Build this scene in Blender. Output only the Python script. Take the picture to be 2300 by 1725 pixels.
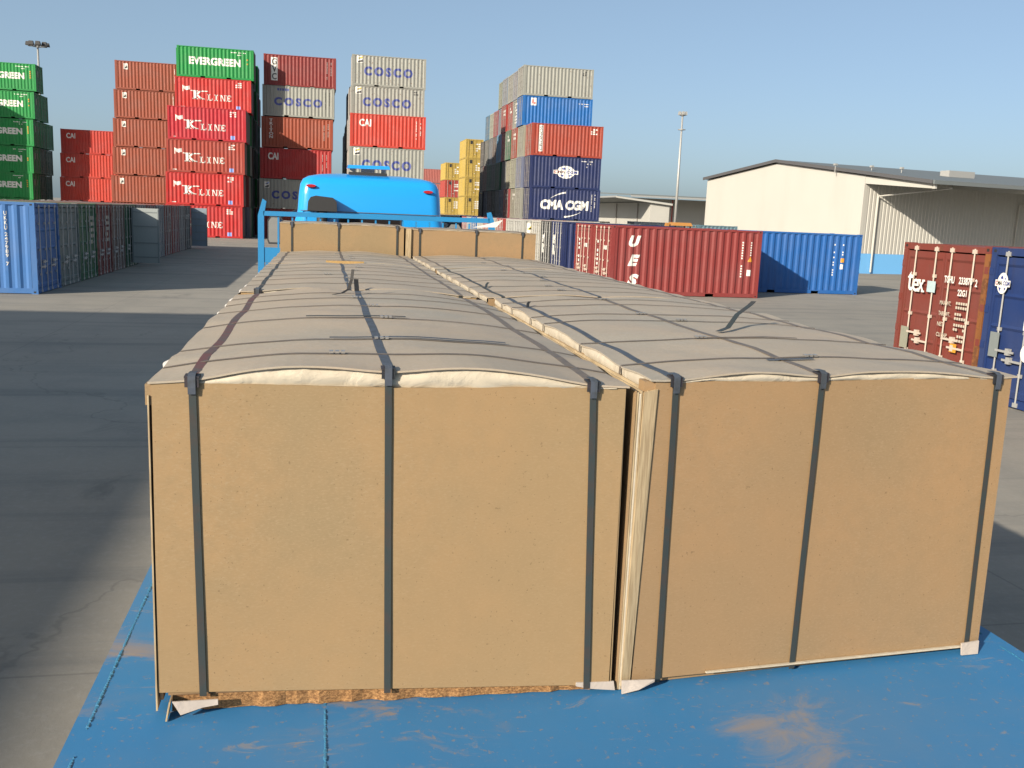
import bpy, bmesh, math, random
from mathutils import Vector, Matrix, noise
from math import sin, cos, pi, radians, sqrt
for o in list(bpy.data.objects): bpy.data.objects.remove(o)
rnd = random.Random(7)
SC = bpy.context.scene
COL = SC.collection

# ------------------------------------------------------------------ camera
cam_d = bpy.data.cameras.new('camera'); cam = bpy.data.objects.new('camera', cam_d); COL.objects.link(cam)
YAW, PITCH, ROLL, CAMH, FPX = 0.2043, 0.1787, 0.0415, 2.7755, 2088.0
fw = Vector((sin(YAW)*cos(PITCH), cos(YAW)*cos(PITCH), -sin(PITCH)))
rt = Vector((cos(YAW), -sin(YAW), 0)); up = rt.cross(fw)
r2 = rt*cos(ROLL)+up*sin(ROLL); u2 = -rt*sin(ROLL)+up*cos(ROLL)
mw = Matrix.Identity(4)
for i in range(3):
    mw[i][0], mw[i][1], mw[i][2] = r2[i], u2[i], -fw[i]
mw[2][3] = CAMH
cam.matrix_world = mw
cam_d.sensor_width = 36.0; cam_d.lens = 36.0*FPX/2300.0
cam_d.clip_start = 0.05; cam_d.clip_end = 6000
SC.camera = cam

# ------------------------------------------------------------------ sky, sun, exposure
SUN_AZ, SUN_EL = radians(51), radians(22.5)      # azimuth the light travels to, from +Y towards +X
W = bpy.data.worlds.new('World'); SC.world = W; W.use_nodes = True
nt = W.node_tree; bg = nt.nodes['Background']
sky = nt.nodes.new('ShaderNodeTexSky'); sky.sky_type = 'NISHITA'; sky.sun_disc = False
sky.sun_elevation = SUN_EL; sky.sun_rotation = SUN_AZ + pi
sky.air_density = 0.66; sky.dust_density = 2.3; sky.ozone_density = 1.5; sky.altitude = 10
hz = nt.nodes.new('ShaderNodeMix'); hz.data_type = 'RGBA'; hz.inputs[0].default_value = .48; hz.inputs[7].default_value = (1.56, 2.16, 2.46, 1)   # even milky veil over the whole sky
nt.links.new(sky.outputs[0], hz.inputs[6]); nt.links.new(hz.outputs[2], bg.inputs[0]); bg.inputs[1].default_value = 0.112
sd = bpy.data.lights.new('sun', 'SUN'); so = bpy.data.objects.new('sun', sd); COL.objects.link(so)
sd.energy = 4.8; sd.angle = radians(0.53); sd.color = (1.0, 0.89, 0.725)
ld = Vector((sin(SUN_AZ)*cos(SUN_EL), cos(SUN_AZ)*cos(SUN_EL), -sin(SUN_EL)))
so.rotation_euler = ld.to_track_quat('-Z', 'Y').to_euler(); so.location = (-30, -30, 40)
SC.view_settings.view_transform = 'Standard'; SC.view_settings.look = 'None'
SC.view_settings.exposure = 0.82; SC.view_settings.gamma = 1; SC.view_settings.use_curve_mapping = False

# ------------------------------------------------------------------ materials
def nodes(name):
    m = bpy.data.materials.new(name); m.use_nodes = True
    return m, m.node_tree, m.node_tree.nodes['Principled BSDF']
def simple(name, c, rough=.6, metal=0., spec=.5):
    m, t, b = nodes(name)
    b.inputs['Base Color'].default_value = (*c, 1); b.inputs['Roughness'].default_value = rough
    b.inputs['Metallic'].default_value = metal; b.inputs['Specular IOR Level'].default_value = spec
    return m
def N(t, typ, **kw):
    n = t.nodes.new(typ)
    for k, v in kw.items():
        if k in n.inputs: n.inputs[k].default_value = v
        else: setattr(n, k, v)
    return n
def mix(t, fac, a, b, mode='MIX'):
    n = t.nodes.new('ShaderNodeMix'); n.data_type = 'RGBA'; n.blend_type = mode
    for sock, val in ((n.inputs[0], fac), (n.inputs[6], a), (n.inputs[7], b)):
        if hasattr(val, 'links'): t.links.new(val, sock)
        elif isinstance(val, tuple): sock.default_value = (*val, 1)
        else: sock.default_value = val
    return n.outputs[2]
def ramp(t, src, lo, hi, a=0., b=1.):
    n = t.nodes.new('ShaderNodeMapRange'); n.interpolation_type = 'SMOOTHSTEP'
    n.inputs[1].default_value = lo; n.inputs[2].default_value = hi; n.inputs[3].default_value = a; n.inputs[4].default_value = b
    t.links.new(src, n.inputs[0]); return n.outputs[0]
def coords(t, scale=(1, 1, 1), per_object=True):
    tc = t.nodes.new('ShaderNodeTexCoord'); mp = t.nodes.new('ShaderNodeMapping')
    mp.inputs['Scale'].default_value = scale
    if per_object:
        oi = t.nodes.new('ShaderNodeObjectInfo'); ad = t.nodes.new('ShaderNodeVectorMath'); ad.operation = 'ADD'
        sc = t.nodes.new('ShaderNodeVectorMath'); sc.operation = 'SCALE'
        cb = t.nodes.new('ShaderNodeCombineXYZ')
        for i in range(3): t.links.new(oi.outputs['Random'], cb.inputs[i])
        t.links.new(cb.outputs[0], sc.inputs[0]); sc.inputs['Scale'].default_value = 97.0
        t.links.new(tc.outputs['Object'], ad.inputs[0]); t.links.new(sc.outputs[0], ad.inputs[1])
        t.links.new(ad.outputs[0], mp.inputs[0])
    else:
        t.links.new(tc.outputs['Object'], mp.inputs[0])
    return mp.outputs[0]
def noise_tex(t, vec, scale, detail=4, rough=.55, dist=0.):
    n = N(t, 'ShaderNodeTexNoise'); n.inputs['Scale'].default_value = scale; n.inputs['Detail'].default_value = detail
    n.inputs['Roughness'].default_value = rough; n.inputs['Distortion'].default_value = dist
    t.links.new(vec, n.inputs['Vector']); return n.outputs['Fac']
def bump(t, b, src, strength, dist):
    n = t.nodes.new('ShaderNodeBump'); n.inputs['Strength'].default_value = strength; n.inputs['Distance'].default_value = dist
    t.links.new(src, n.inputs['Height']); t.links.new(n.outputs[0], b.inputs['Normal'])

_paint = {}
def paint(c, dirt=.33, rust=.10, fade=.18, rough=.5):
    c = tuple(x*.64 for x in c); key = (c, dirt, rust)
    if key in _paint: return _paint[key]
    m, t, b = nodes('container_paint')
    v1 = coords(t); vs = coords(t, (6, 6, .45))
    big = noise_tex(t, v1, .9, 3)
    streak = noise_tex(t, vs, 1.3, 5, .65)
    fine = noise_tex(t, v1, 7, 6, .65)
    g = sum(c)/3
    faded = tuple(min(1, x*.68+g*.22+.022) for x in c)
    c1 = mix(t, ramp(t, big, .35, .75, 0, fade*2.2), c, faded)
    dk = tuple(x*.42+.012 for x in c)
    c2 = mix(t, ramp(t, streak, .52, .80, 0, min(1, dirt*2)), c1, (dk[0]*1.05+.01, dk[1]+.006, dk[2]))
    c3 = mix(t, ramp(t, fine, .69-rust*.55, .76-rust*.5, 0, .85 if rust > .05 else .3), c2, (.10, .042, .02))
    t.links.new(c3, b.inputs['Base Color'])
    t.links.new(ramp(t, fine, .3, .8, rough-.06, rough+.2), b.inputs['Roughness']); b.inputs['Specular IOR Level'].default_value = .32
    bump(t, b, fine, .12, .01)
    _paint[key] = m; return m

def cardboard(name, c, speck=1.):
    m, t, b = nodes(name)
    v = coords(t); vx = coords(t, (1, 1, 1))
    big = noise_tex(t, v, 2.3, 4, .55); mid = noise_tex(t, v, 24, 5, .6); fib = noise_tex(t, coords(t, (60, 60, 150)), 1.6, 5, .7)
    sp = noise_tex(t, v, 140, 2, .5)
    c1 = mix(t, ramp(t, big, .32, .68), tuple(x*.93 for x in c), (min(1, c[0]*1.10), c[1]*1.0, c[2]*.93))
    c2 = mix(t, ramp(t, mid, .35, .7, 0, .45), c1, tuple(x*.86 for x in c))
    c3 = mix(t, ramp(t, fib, .48, .70, 0, .6), c2, (c[0]*1.16, c[1]*1.2, c[2]*1.32)); c3 = mix(t, ramp(t, fib, .46, .28, 0, .45), c3, tuple(x*.80 for x in c)); hu = noise_tex(t, v, 1.1, 3, .5); c3 = mix(t, ramp(t, hu, .40, .62, 0, .45), c3, (c[0]*1.06, c[1]*.96, c[2]*.88))
    c4 = mix(t, ramp(t, sp, .69, .74, 0, .55*speck), c3, (c[0]*.4, c[1]*.33, c[2]*.28))
    t.links.new(c4, b.inputs['Base Color']); b.inputs['Roughness'].default_value = .58; b.inputs['Specular IOR Level'].default_value = .35
    bump(t, b, fib, .06, .002)
    return m
M_BOARD = cardboard('hardboard_face', (.250, .181, .098))
M_BOARD2 = cardboard('hardboard_face_warm', (.256, .177, .097))
M_TOP = cardboard('hardboard_top', (.325, .288, .232), .5)
def edge_mat():
    m, t, b = nodes('board_edges')
    v = coords(t, (160, 8, 8)); n = noise_tex(t, v, 1.2, 3, .6)
    c = mix(t, ramp(t, n, .35, .65), (.27, .20, .115), (.40, .31, .19))
    t.links.new(c, b.inputs['Base Color']); b.inputs['Roughness'].default_value = .8
    return m
M_EDGE = edge_mat()
def sidestack_mat():
    m, t, b = nodes('stacked_sheet_edges')
    v = coords(t, (2, 2, 330)); n = noise_tex(t, v, 1.0, 2, .6)
    c = mix(t, ramp(t, n, .4, .6), (.10, .055, .028), (.24, .16, .085))
    t.links.new(c, b.inputs['Base Color']); b.inputs['Roughness'].default_value = .85
    bump(t, b, n, .4, .004); return m
M_STACK = sidestack_mat()
def chip_mat():
    m, t, b = nodes('chipboard')
    n = noise_tex(t, coords(t, (1, 1, 1.6)), 120, 6, .75); n2 = noise_tex(t, coords(t, (1, 1, 3)), 22, 4, .6)
    c = mix(t, ramp(t, n, .38, .64), (.14, .066, .022), (.38, .205, .08))
    c = mix(t, ramp(t, n2, .55, .8, 0, .6), c, (.15, .07, .03))
    t.links.new(c, b.inputs['Base Color']); b.inputs['Roughness'].default_value = .9; bump(t, b, n, .8, .004); return m
M_CHIP = chip_mat()
def paper_mat(name, c):
    m, t, b = nodes(name)
    n = noise_tex(t, coords(t, (1, 2, 1)), 9, 4, .6, 1.2)
    cc = mix(t, ramp(t, n, .35, .7), tuple(x*.9 for x in c), c)
    t.links.new(cc, b.inputs['Base Color']); b.inputs['Roughness'].default_value = .55; bump(t, b, n, .5, .012); return m
M_WRAP = paper_mat('wrapping_paper', (.46, .405, .315))
M_WHITE = paper_mat('white_wrap', (.50, .48, .46))
M_WRAP2 = paper_mat('side_wrap', (.45, .40, .32))
M_PAPER = paper_mat('pinkish_paper', (.40, .35, .31))
M_TAPE = paper_mat('kraft_tape', (.38, .24, .09))
def strap_mat(name, c, c2, f):
    m, t, b = nodes(name)
    n = noise_tex(t, coords(t, (4, 4, 4)), 5, 4, .6)
    cc = mix(t, ramp(t, n, .45, .62, 0, f), c, c2)
    t.links.new(cc, b.inputs['Base Color']); b.inputs['Roughness'].default_value = .55; b.inputs['Specular IOR Level'].default_value = .35
    return m
M_STRAP = strap_mat('steel_strap', (.030, .038, .039), (.045, .036, .032), .6)
M_STRAPB = strap_mat('blued_strap', (.055, .066, .088), (.04, .045, .05), .8)
M_STRAPR = strap_mat('rusty_strap', (.085, .062, .056), (.13, .042, .036), .8)
M_STRAPT = strap_mat('thin_strap', (.13, .105, .085), (.09, .08, .075), .7)
M_STRAPK = simple('loose_strap', (.009, .008, .008), .7)
M_SEAL = simple('strap_seal', (.35, .34, .33), .35, .7)
M_CLIP = strap_mat('corner_clip', (.018, .020, .024), (.04, .03, .035), .7)

def steel_paint(name, c, dirt=0., rough=.4):
    m, t, b = nodes(name)
    v = coords(t, per_object=False); n = noise_tex(t, v, 2.2, 6, .65); f = noise_tex(t, v, 16, 6, .7, .6)
    c1 = mix(t, ramp(t, n, .3, .75, 0, .5), c, tuple(x*.8+.02 for x in c))
    c1 = mix(t, ramp(t, f, .66, .74, 0, .5), c1, (.2, .13, .08))
    if dirt:
        n2 = noise_tex(t, coords(t, (1.2, 2.2, 1), False), 2.1, 9, .72, .9)
        n3 = noise_tex(t, coords(t, (1, 1, 1), False), 1.1, 3, .5)
        mm = t.nodes.new('ShaderNodeMath'); mm.operation = 'MULTIPLY'
        t.links.new(ramp(t, n2, .49, .63), mm.inputs[0]); t.links.new(ramp(t, n3, .44, .60), mm.inputs[1])
        c1 = mix(t, mm.outputs[0], c1, (.25, .18, .115))
        # the big sandy patch spilled near the tail
        tc = t.nodes.new('ShaderNodeTexCoord'); mp = t.nodes.new('ShaderNodeMapping')
        mp.inputs['Location'].default_value = (-.40*1.9, -.06*1.5, 0); mp.inputs['Scale'].default_value = (1.9, 1.5, 0)
        t.links.new(tc.outputs['Object'], mp.inputs[0]); ln = t.nodes.new('ShaderNodeVectorMath'); ln.operation = 'LENGTH'; t.links.new(mp.outputs[0], ln.inputs[0])
        ad = t.nodes.new('ShaderNodeMath'); ad.operation = 'MULTIPLY_ADD'; nz = noise_tex(t, coords(t, (1, 1.6, 1), False), 3.2, 9, .75, 1.)
        t.links.new(nz, ad.inputs[0]); ad.inputs[1].default_value = 1.5; t.links.new(ln.outputs['Value'], ad.inputs[2])
        c1 = mix(t, ramp(t, ad.outputs[0], .68, 1.12, .66, 0), c1, (.27, .20, .135))
        sc2 = noise_tex(t, coords(t, (2.2, 6, 1), False), 2.6, 7, .7, 1.4); c1 = mix(t, ramp(t, sc2, .60, .70, 0, .55), c1, (.24, .20, .16))
        pv = noise_tex(t, v, 55, 4, .6)
        c1 = mix(t, ramp(t, pv, .62, .68, 0, .5), c1, (.21, .17, .13))
        du = noise_tex(t, v, .9, 4, .6)
        c1 = mix(t, ramp(t, du, .35, .75, .02, .22), c1, (.18, .205, .22))
    t.links.new(c1, b.inputs['Base Color']); b.inputs['Roughness'].default_value = rough
    bump(t, b, f, .05, .01)
    return m
M_DECK = steel_paint('deck_paint', (.017, .150, .345), 1., .6)
M_RAILB = steel_paint('headboard_paint', (.014, .19, .42), 0, .45)
M_CAB = simple('cab_paint', (.010, .27, .66), .22); M_CAB.node_tree.nodes['Principled BSDF'].inputs['Coat Weight'].default_value = .5
M_WELD = simple('weld_bead', (.03, .15, .27), .5)
M_BLACK = simple('black_plastic', (.02, .02, .021), .6)
M_HOLESHADE = simple('hole_shade_black', (.012, .012, .012), .8)  # near-black colour standing for the shade inside the casting openings
M_GLASS = simple('dark_glass', (.015, .012, .012), .08)
M_MIRROR = simple('mirror_glass', (.85, .86, .85), .03, 1.)
M_RED = simple('red_lens', (.35, .01, .012), .25)
M_LOADER = simple('orange_paint', (.34,.16,.04), .5)
M_TYRE = simple('tyre_rubber', (.02, .02, .02), .85)
M_GALV = simple('galvanised_steel', (.34, .34, .33), .5, .3)
M_RODPALE = simple('pale_rod', (.40, .39, .38), .55, .1)
M_RODDARK = simple('weathered_rod', (.22, .205, .19), .6, .2)
M_RODYEL = simple('yellow_rod', (.30,.20,.04), .6)
M_RODCREAM = simple('cream_rod', (.44, .37, .31), .55)
def cream():
    m, t, b = nodes('cream_sheet'); n = noise_tex(t, coords(t, (.5, .5, .12), False), 1.2, 6, .6); n2 = noise_tex(t, coords(t, per_object=False), .35, 4, .5)
    c = mix(t, ramp(t, n, .45, .75, 0, .35), (.385, .378, .350), (.33, .32, .29)); c = mix(t, ramp(t, n2, .4, .7, 0, .3), c, (.36, .352, .325))
    t.links.new(c, b.inputs['Base Color']); b.inputs['Roughness'].default_value = .6; return m
M_CREAM = cream()
M_ROOF = simple('grey_roof_sheet', (.12, .135, .14), .6)
M_FLOORB = simple('container_floor', (.05, .04, .03), .9)
M_TRIM = simple('dark_trim', (.07, .07, .075), .6)
M_DADO = simple('sky_blue_paint', (.13, .36, .66), .6)
def txt_mat(name, c):
    m, t, b = nodes(name)
    n = noise_tex(t, coords(t), 5, 6, .65)
    cc = mix(t, ramp(t, n, .5, .8, 0, .45), c, tuple(x*.6+.02 for x in c))
    t.links.new(cc, b.inputs['Base Color']); b.inputs['Roughness'].default_value = .55; return m
T_WHITE = txt_mat('white_lettering', (.62, .61, .57)); T_NAVY = txt_mat('navy_lettering', (.03, .045, .20))
T_BLACK = txt_mat('black_lettering', (.02, .02, .02)); T_RED = txt_mat('red_lettering', (.55, .03, .03))
T_YEL = txt_mat('yellow_mark', (.5, .37, .02)); T_ORANGE = txt_mat('orange_mark', (.5, .23, .02)); T_BLUE = txt_mat('light_blue_mark', (.16, .25, .55))
T_GREEN = txt_mat('pale_lettering', (.42, .38, .31))

# ------------------------------------------------------------------ mesh helpers
class MB:
    def __init__(s): s.v = []; s.f = []
    def add(s, vs, fs):
        o = len(s.v); s.v += [tuple(p) for p in vs]; s.f += [tuple(i+o for i in f) for f in fs]; return s
    def box(s, x0, x1, y0, y1, z0, z1):
        return s.add([(x0,y0,z0),(x1,y0,z0),(x1,y1,z0),(x0,y1,z0),(x0,y0,z1),(x1,y0,z1),(x1,y1,z1),(x0,y1,z1)],
                     [(3,2,1,0),(4,5,6,7),(0,1,5,4),(1,2,6,5),(2,3,7,6),(3,0,4,7)])
    def hexa(s, p):
        return s.add(p, [(3,2,1,0),(4,5,6,7),(0,1,5,4),(1,2,6,5),(2,3,7,6),(3,0,4,7)])
    def prism(s, poly, d):   # poly: list of 3D points, extruded by vector d
        n = len(poly); d = Vector(d)
        vs = [Vector(p) for p in poly]+[Vector(p)+d for p in poly]
        fs = [tuple(range(n))[::-1], tuple(range(n, 2*n))]+[(i, (i+1) % n, n+(i+1) % n, n+i) for i in range(n)]
        return s.add(vs, fs)
    def tube(s, p0, p1, r0, r1=None, n=10, cap=True):
        p0 = Vector(p0); p1 = Vector(p1); r1 = r0 if r1 is None else r1
        d = (p1-p0).normalized(); a = d.orthogonal().normalized(); b = d.cross(a)
        vs = []
        for p, r in ((p0, r0), (p1, r1)):
            for i in range(n):
                t = 2*pi*i/n; vs.append(p+a*r*cos(t)+b*r*sin(t))
        fs = [(i, (i+1) % n, n+(i+1) % n, n+i) for i in range(n)]
        if cap: fs += [tuple(range(n))[::-1], tuple(range(n, 2*n))]
        return s.add(vs, fs)
    def path(s, pts, r, n=6):
        for a, b in zip(pts, pts[1:]): s.tube(a, b, r, n=n)
        return s
    def ribbon(s, pts, width, w, th):   # flat band along pts; width = width direction fn or vector, w half-width
        k = len(pts); o = []
        for i, p in enumerate(pts):
            p = Vector(p); wd = Vector(width(i)) if callable(width) else Vector(width)
            a = Vector(pts[max(0, i-1)]); c = Vector(pts[min(k-1, i+1)])
            nrm = wd.cross((c-a)).normalized()
            o += [p-wd*w, p+wd*w, p+wd*w+nrm*th, p-wd*w+nrm*th]
        f = []
        for i in range(k-1):
            for j in range(4):
                f.append((i*4+j, i*4+(j+1) % 4, (i+1)*4+(j+1) % 4, (i+1)*4+j))
        f += [(3,2,1,0), tuple((k-1)*4+j for j in range(4))]
        return s.add(o, f)
    def mesh(s, name, org=(0,0,0), smooth=False):
        me = bpy.data.meshes.new(name); ox, oy, oz = org
        me.from_pydata([(x-ox, y-oy, z-oz) for x, y, z in s.v], [], s.f)
        bm = bmesh.new(); bm.from_mesh(me); bmesh.ops.recalc_face_normals(bm, faces=bm.faces); bm.to_mesh(me); bm.free()
        if smooth: me.polygons.foreach_set('use_smooth', [True]*len(me.polygons))
        me.update(); return me
def link(name, me, mat, parent=None):
    o = bpy.data.objects.new(name, me); COL.objects.link(o)
    if parent is not None: o.parent = parent
    if mat is not None:
        if not me.materials: me.materials.append(None)
        o.material_slots[0].link = 'OBJECT'; o.material_slots[0].material = mat
    return o
def root_of(o):
    while o.parent: o = o.parent
    return o
def part(mb, name, mat, parent, smooth=False):
    # mesh given in world coordinates; the parents' only offset is the root's location
    org = tuple(root_of(parent).location) if parent else (0,0,0)
    return link(name, mb.mesh(name, org, smooth), mat, parent)
def thing(name, label, cat, loc=(0,0,0), group=None):
    o = bpy.data.objects.new(name, None); COL.objects.link(o); o.location = loc; o.empty_display_size = .3
    o['label'] = label; o['category'] = cat
    if group: o['group'] = group
    return o
def struct(name, mb, mat, smooth=False):
    o = link(name, mb.mesh(name, smooth=smooth), mat); o['kind'] = 'structure'; return o

# ------------------------------------------------------------------ lettering
_tc = {}
def glyphs(s, bold=.0, shear=0., stacked=False, spacing=1.):
    key = (s, bold, shear, stacked, spacing)
    if key in _tc: return _tc[key]
    cu = bpy.data.curves.new('lettering', 'FONT'); cu.body = '\n'.join(s) if stacked else s
    cu.size = 1; cu.offset = bold; cu.shear = shear; cu.resolution_u = 3; cu.space_character = spacing
    cu.align_x = 'CENTER' if stacked else 'LEFT'; cu.space_line = .86 if stacked else 1
    ob = bpy.data.objects.new('lettering', cu); COL.objects.link(ob)
    dg = bpy.context.evaluated_depsgraph_get(); dg.update()
    me = bpy.data.meshes.new_from_object(ob.evaluated_get(dg))
    vs = [(v.co.x, v.co.y) for v in me.vertices]; fs = [tuple(p.vertices) for p in me.polygons]
    bpy.data.objects.remove(ob); bpy.data.curves.remove(cu); bpy.data.meshes.remove(me)
    x0 = min(v[0] for v in vs); x1 = max(v[0] for v in vs); y0 = min(v[1] for v in vs); y1 = max(v[1] for v in vs)
    vs = [((x-x0)/(x1-x0), (y-y0)/(y1-y0)) for x, y in vs]
    _tc[key] = (vs, fs); return _tc[key]
def polyset(polys):   # list of 2-D polygons (already in container fractions)
    vs, fs = [], []
    for p in polys:
        o = len(vs); vs += list(p); fs.append(tuple(range(o, o+len(p))))
    return vs, fs
def R4(x0, x1, y0, y1): return [(x0,y0),(x1,y0),(x1,y1),(x0,y1)]
def SERIF(ch):
    w = .2; s = .12
    if ch == 'K': return [R4(.1,.34,0,1), R4(0,.46,0,s), R4(0,.46,1-s,1), [(.3,.38),(.82,1),(.62,1),(.3,.62)], [(.42,.56),(.94,0),(.66,0),(.3,.46)], R4(.6,1,1-s,1), R4(.6,1.02,0,s)]
    if ch == 'L': return [R4(.12,.36,0,1), R4(0,.5,1-s,1), R4(0,.95,0,s), R4(.8,.95,0,.36)]
    if ch == 'I': return [R4(.3,.58,0,1), R4(.14,.74,0,s), R4(.14,.74,1-s,1)]
    if ch == 'N': return [R4(.1,.2,0,1), R4(.8,.9,0,1), [(.1,1),(.34,1),(.9,0),(.70,0)], R4(.02,.28,0,s), R4(.02,.2,1-s,1), R4(.70,.98,1-s,1)]
    if ch == 'E': return [R4(.1,.34,0,1), R4(0,.9,0,s), R4(0,.88,1-s,1), R4(.34,.62,.44,.57), R4(.76,.9,0,.32), R4(.74,.88,.7,1), R4(.56,.64,.36,.66)]
def serif(word, x0, x1, y0, y1, gap=.12):
    out = []; n = len(word); cw = (x1-x0)/(n+(n-1)*gap)
    for i, ch in enumerate(word):
        a = x0+i*cw*(1+gap)
        for p in SERIF(ch): out.append([(a+x*cw, y0+y*(y1-y0)) for x, y in p])
    return out

# ------------------------------------------------------------------ shipping containers
CW = 2.438
def corr_profile(L, a=.16, deep=.036, out=.010, pitch=.302):
    n = max(2, round((L-2*a)/pitch)); p = (L-2*a)/n; pts = []
    for i in range(n):
        s = a+i*p
        pts += [(s, out), (s+.27*p, out), (s+.5*p, out+deep), (s+.77*p, out+deep)]
    pts.append((L-a, out)); return pts
def prof_at(pts, x):
    if x <= pts[0][0] or x >= pts[-1][0]: return pts[0][1]
    for (xa, ya), (xb, yb) in zip(pts, pts[1:]):
        if xa <= x <= xb: return ya+(yb-ya)*((x-xa)/(xb-xa) if xb > xa else 0)
    return pts[0][1]
_cm = {}
def cmeshes(L, H, door, near):
    """shared mesh data of one container type; door 'L' (end at x=0) or 'R'"""
    key = (L, H, door, near)
    if key in _cm: return _cm[key]
    Wd = CW
    flip = door == 'R'
    def fin(mb, name, smooth=False):
        if flip: mb.v = [(L-x, y, z) for x, y, z in mb.v]
        return mb.mesh(name, smooth=smooth)
    d = {}
    fr = MB(); pw = .15
    for x in (0, L-pw):
        for y in (0, Wd-.12): fr.box(x, x+pw, y, y+.12, .12, H-.12)
    for y in (.004, Wd-.064):
        fr.box(pw, L-pw, y, y+.06, H-.075, H-.012)
        xs = [pw, L/2-1.03-.18, L/2-1.03+.18, L/2+1.03-.18, L/2+1.03+.18, L-pw] if L < 9 else [pw, L-pw]
        for i in range(0, len(xs), 2): fr.box(xs[i], xs[i+1], y, y+.06, .02, .165)
        if L < 9:
            for c in (L/2-1.03, L/2+1.03): fr.box(c-.18, c+.18, y, y+.06, .128, .165)
    for x in (.004, L-.084): fr.box(x, x+.08, .12, Wd-.12, H-.125, H-.012); fr.box(x, x+.08, .12, Wd-.12, .02, .15)
    def castings(mb):
        for x in (-.003, L-.175):
            for y in (-.003, Wd-.159):
                for z in (.0, H-.118): mb.box(x, x+.178, y, y+.162, z, z+.118)
    if not near: castings(fr)
    d['frame'] = fin(fr, 'frame')
    if near:
        cs = MB(); cs.box(0,.178,0,.162,0,.118); d['corner_casting'] = cs.mesh('corner_casting')
        hl = MB(); hl.box(.056,.122,-.0015,.01,.035,.083); hl.box(-.0015,.01,.05,.112,.035,.083); hl.box(.168,.1795,.05,.112,.035,.083); d['hole_shade'] = hl.mesh('hole_shade')  # thin dark plates on the castings, shade of the openings put into colour
    pts = corr_profile(L)
    def side(y0, sgn):
        mb = MB(); n = len(pts)
        z0, z1 = .16, H-.07
        vs = [(x, y0+sgn*o, z) for z in (z0, z1) for x, o in pts]
        mb.add(vs, [(i, i+1, n+i+1, n+i) for i in range(n-1)]); return mb
    d['side_front'] = fin(side(0, 1), 'side_panel'); d['side_back'] = fin(side(Wd, -1), 'side_panel')
    ep = corr_profile(Wd, .11, .04, .012, .25)
    mb = MB(); n = len(ep)
    mb.add([(L-o, y, z) for z in (.15, H-.12) for y, o in ep], [(i, i+1, n+i+1, n+i) for i in range(n-1)]); d['end_panel'] = fin(mb, 'end_panel')
    mb = MB(); k = max(6, int(L/.42)); z = H-.02
    vs = []; 
    for i in range(k*2+1): 
        x = .08+(L-.16)*i/(k*2); vs += [(x, .06, z-(.012 if i % 2 else 0)), (x, Wd-.06, z-(.012 if i % 2 else 0))]
    mb.add(vs, [(2*i, 2*i+1, 2*i+3, 2*i+2) for i in range(k*2)]); d['roof_panel'] = fin(mb, 'roof_panel')
    mb = MB().box(.09, L-.09, .07, Wd-.07, .13, .16); d['floor'] = fin(mb, 'floor')
    # door leaves: shallow horizontal bands
    for nm, ya, yb in (('door_a', .105, Wd/2-.006), ('door_b', Wd/2+.006, Wd-.105)):
        mb = MB(); z0, z1 = .158, H-.152
        zs = [(z0, .03), (z0+.10, .03)]
        nb = 4
        for i in range(nb):
            a = z0+.10+(z1-z0-.2)*i/nb; b = z0+.10+(z1-z0-.2)*(i+1)/nb
            zs += [(a+.03, .055), (b-.06, .055), (b-.015, .03)]
        zs.append((z1, .03)); n = len(zs)
        yi0, yi1 = ya+.05, yb-.05
        vs = [(x, y, z) for y in (yi0, yi1) for z, x in zs]
        mb.add(vs, [(i, n+i, n+i+1, i+1) for i in range(n-1)])
        mb.box(.028, .06, ya, yi0, z0, z1); mb.box(.028, .06, yi1, yb, z0, z1)
        d[nm] = fin(mb, 'door')
    rods = []
    ys = [Wd/2-.82, Wd/2-.22, Wd/2+.22, Wd/2+.82]
    for i, y in enumerate(ys):
        mb = MB(); mb.tube((-.004, y, .05), (-.004, y, H-.05), .014 if near else .022, n=8)
        for z in (.07, H-.10): mb.box(-.018, .03, y-.05, y+.05, z-.035, z+.035)
        for z in (.55, 1.25, 2.0): mb.box(-.010, .03, y-.035, y+.035, z-.03, z+.03)
        zh = .90 if i % 2 else .76
        s = 1 if i in (0, 2) else -1
        if near:
            mb.box(-.03, -.012, min(y, y+s*.42), max(y, y+s*.42), zh-.018, zh+.018); mb.box(-.034, .03, y+s*.28-.04, y+s*.28+.04, zh-.055, zh+.055)
        rods.append(mb)
    if near: d['rods'] = [fin(m, 'lock_rod', False) for m in rods]
    else:
        a = MB()
        for m in rods: a.add(m.v, m.f)
        d['rods'] = [fin(a, 'lock_rods')]
    d['hinge'] = MB().box(-.021, .021, -.045, .045, -.06, .06).mesh('hinge')
    d['prof'] = pts
    _cm[key] = d; return d

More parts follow.
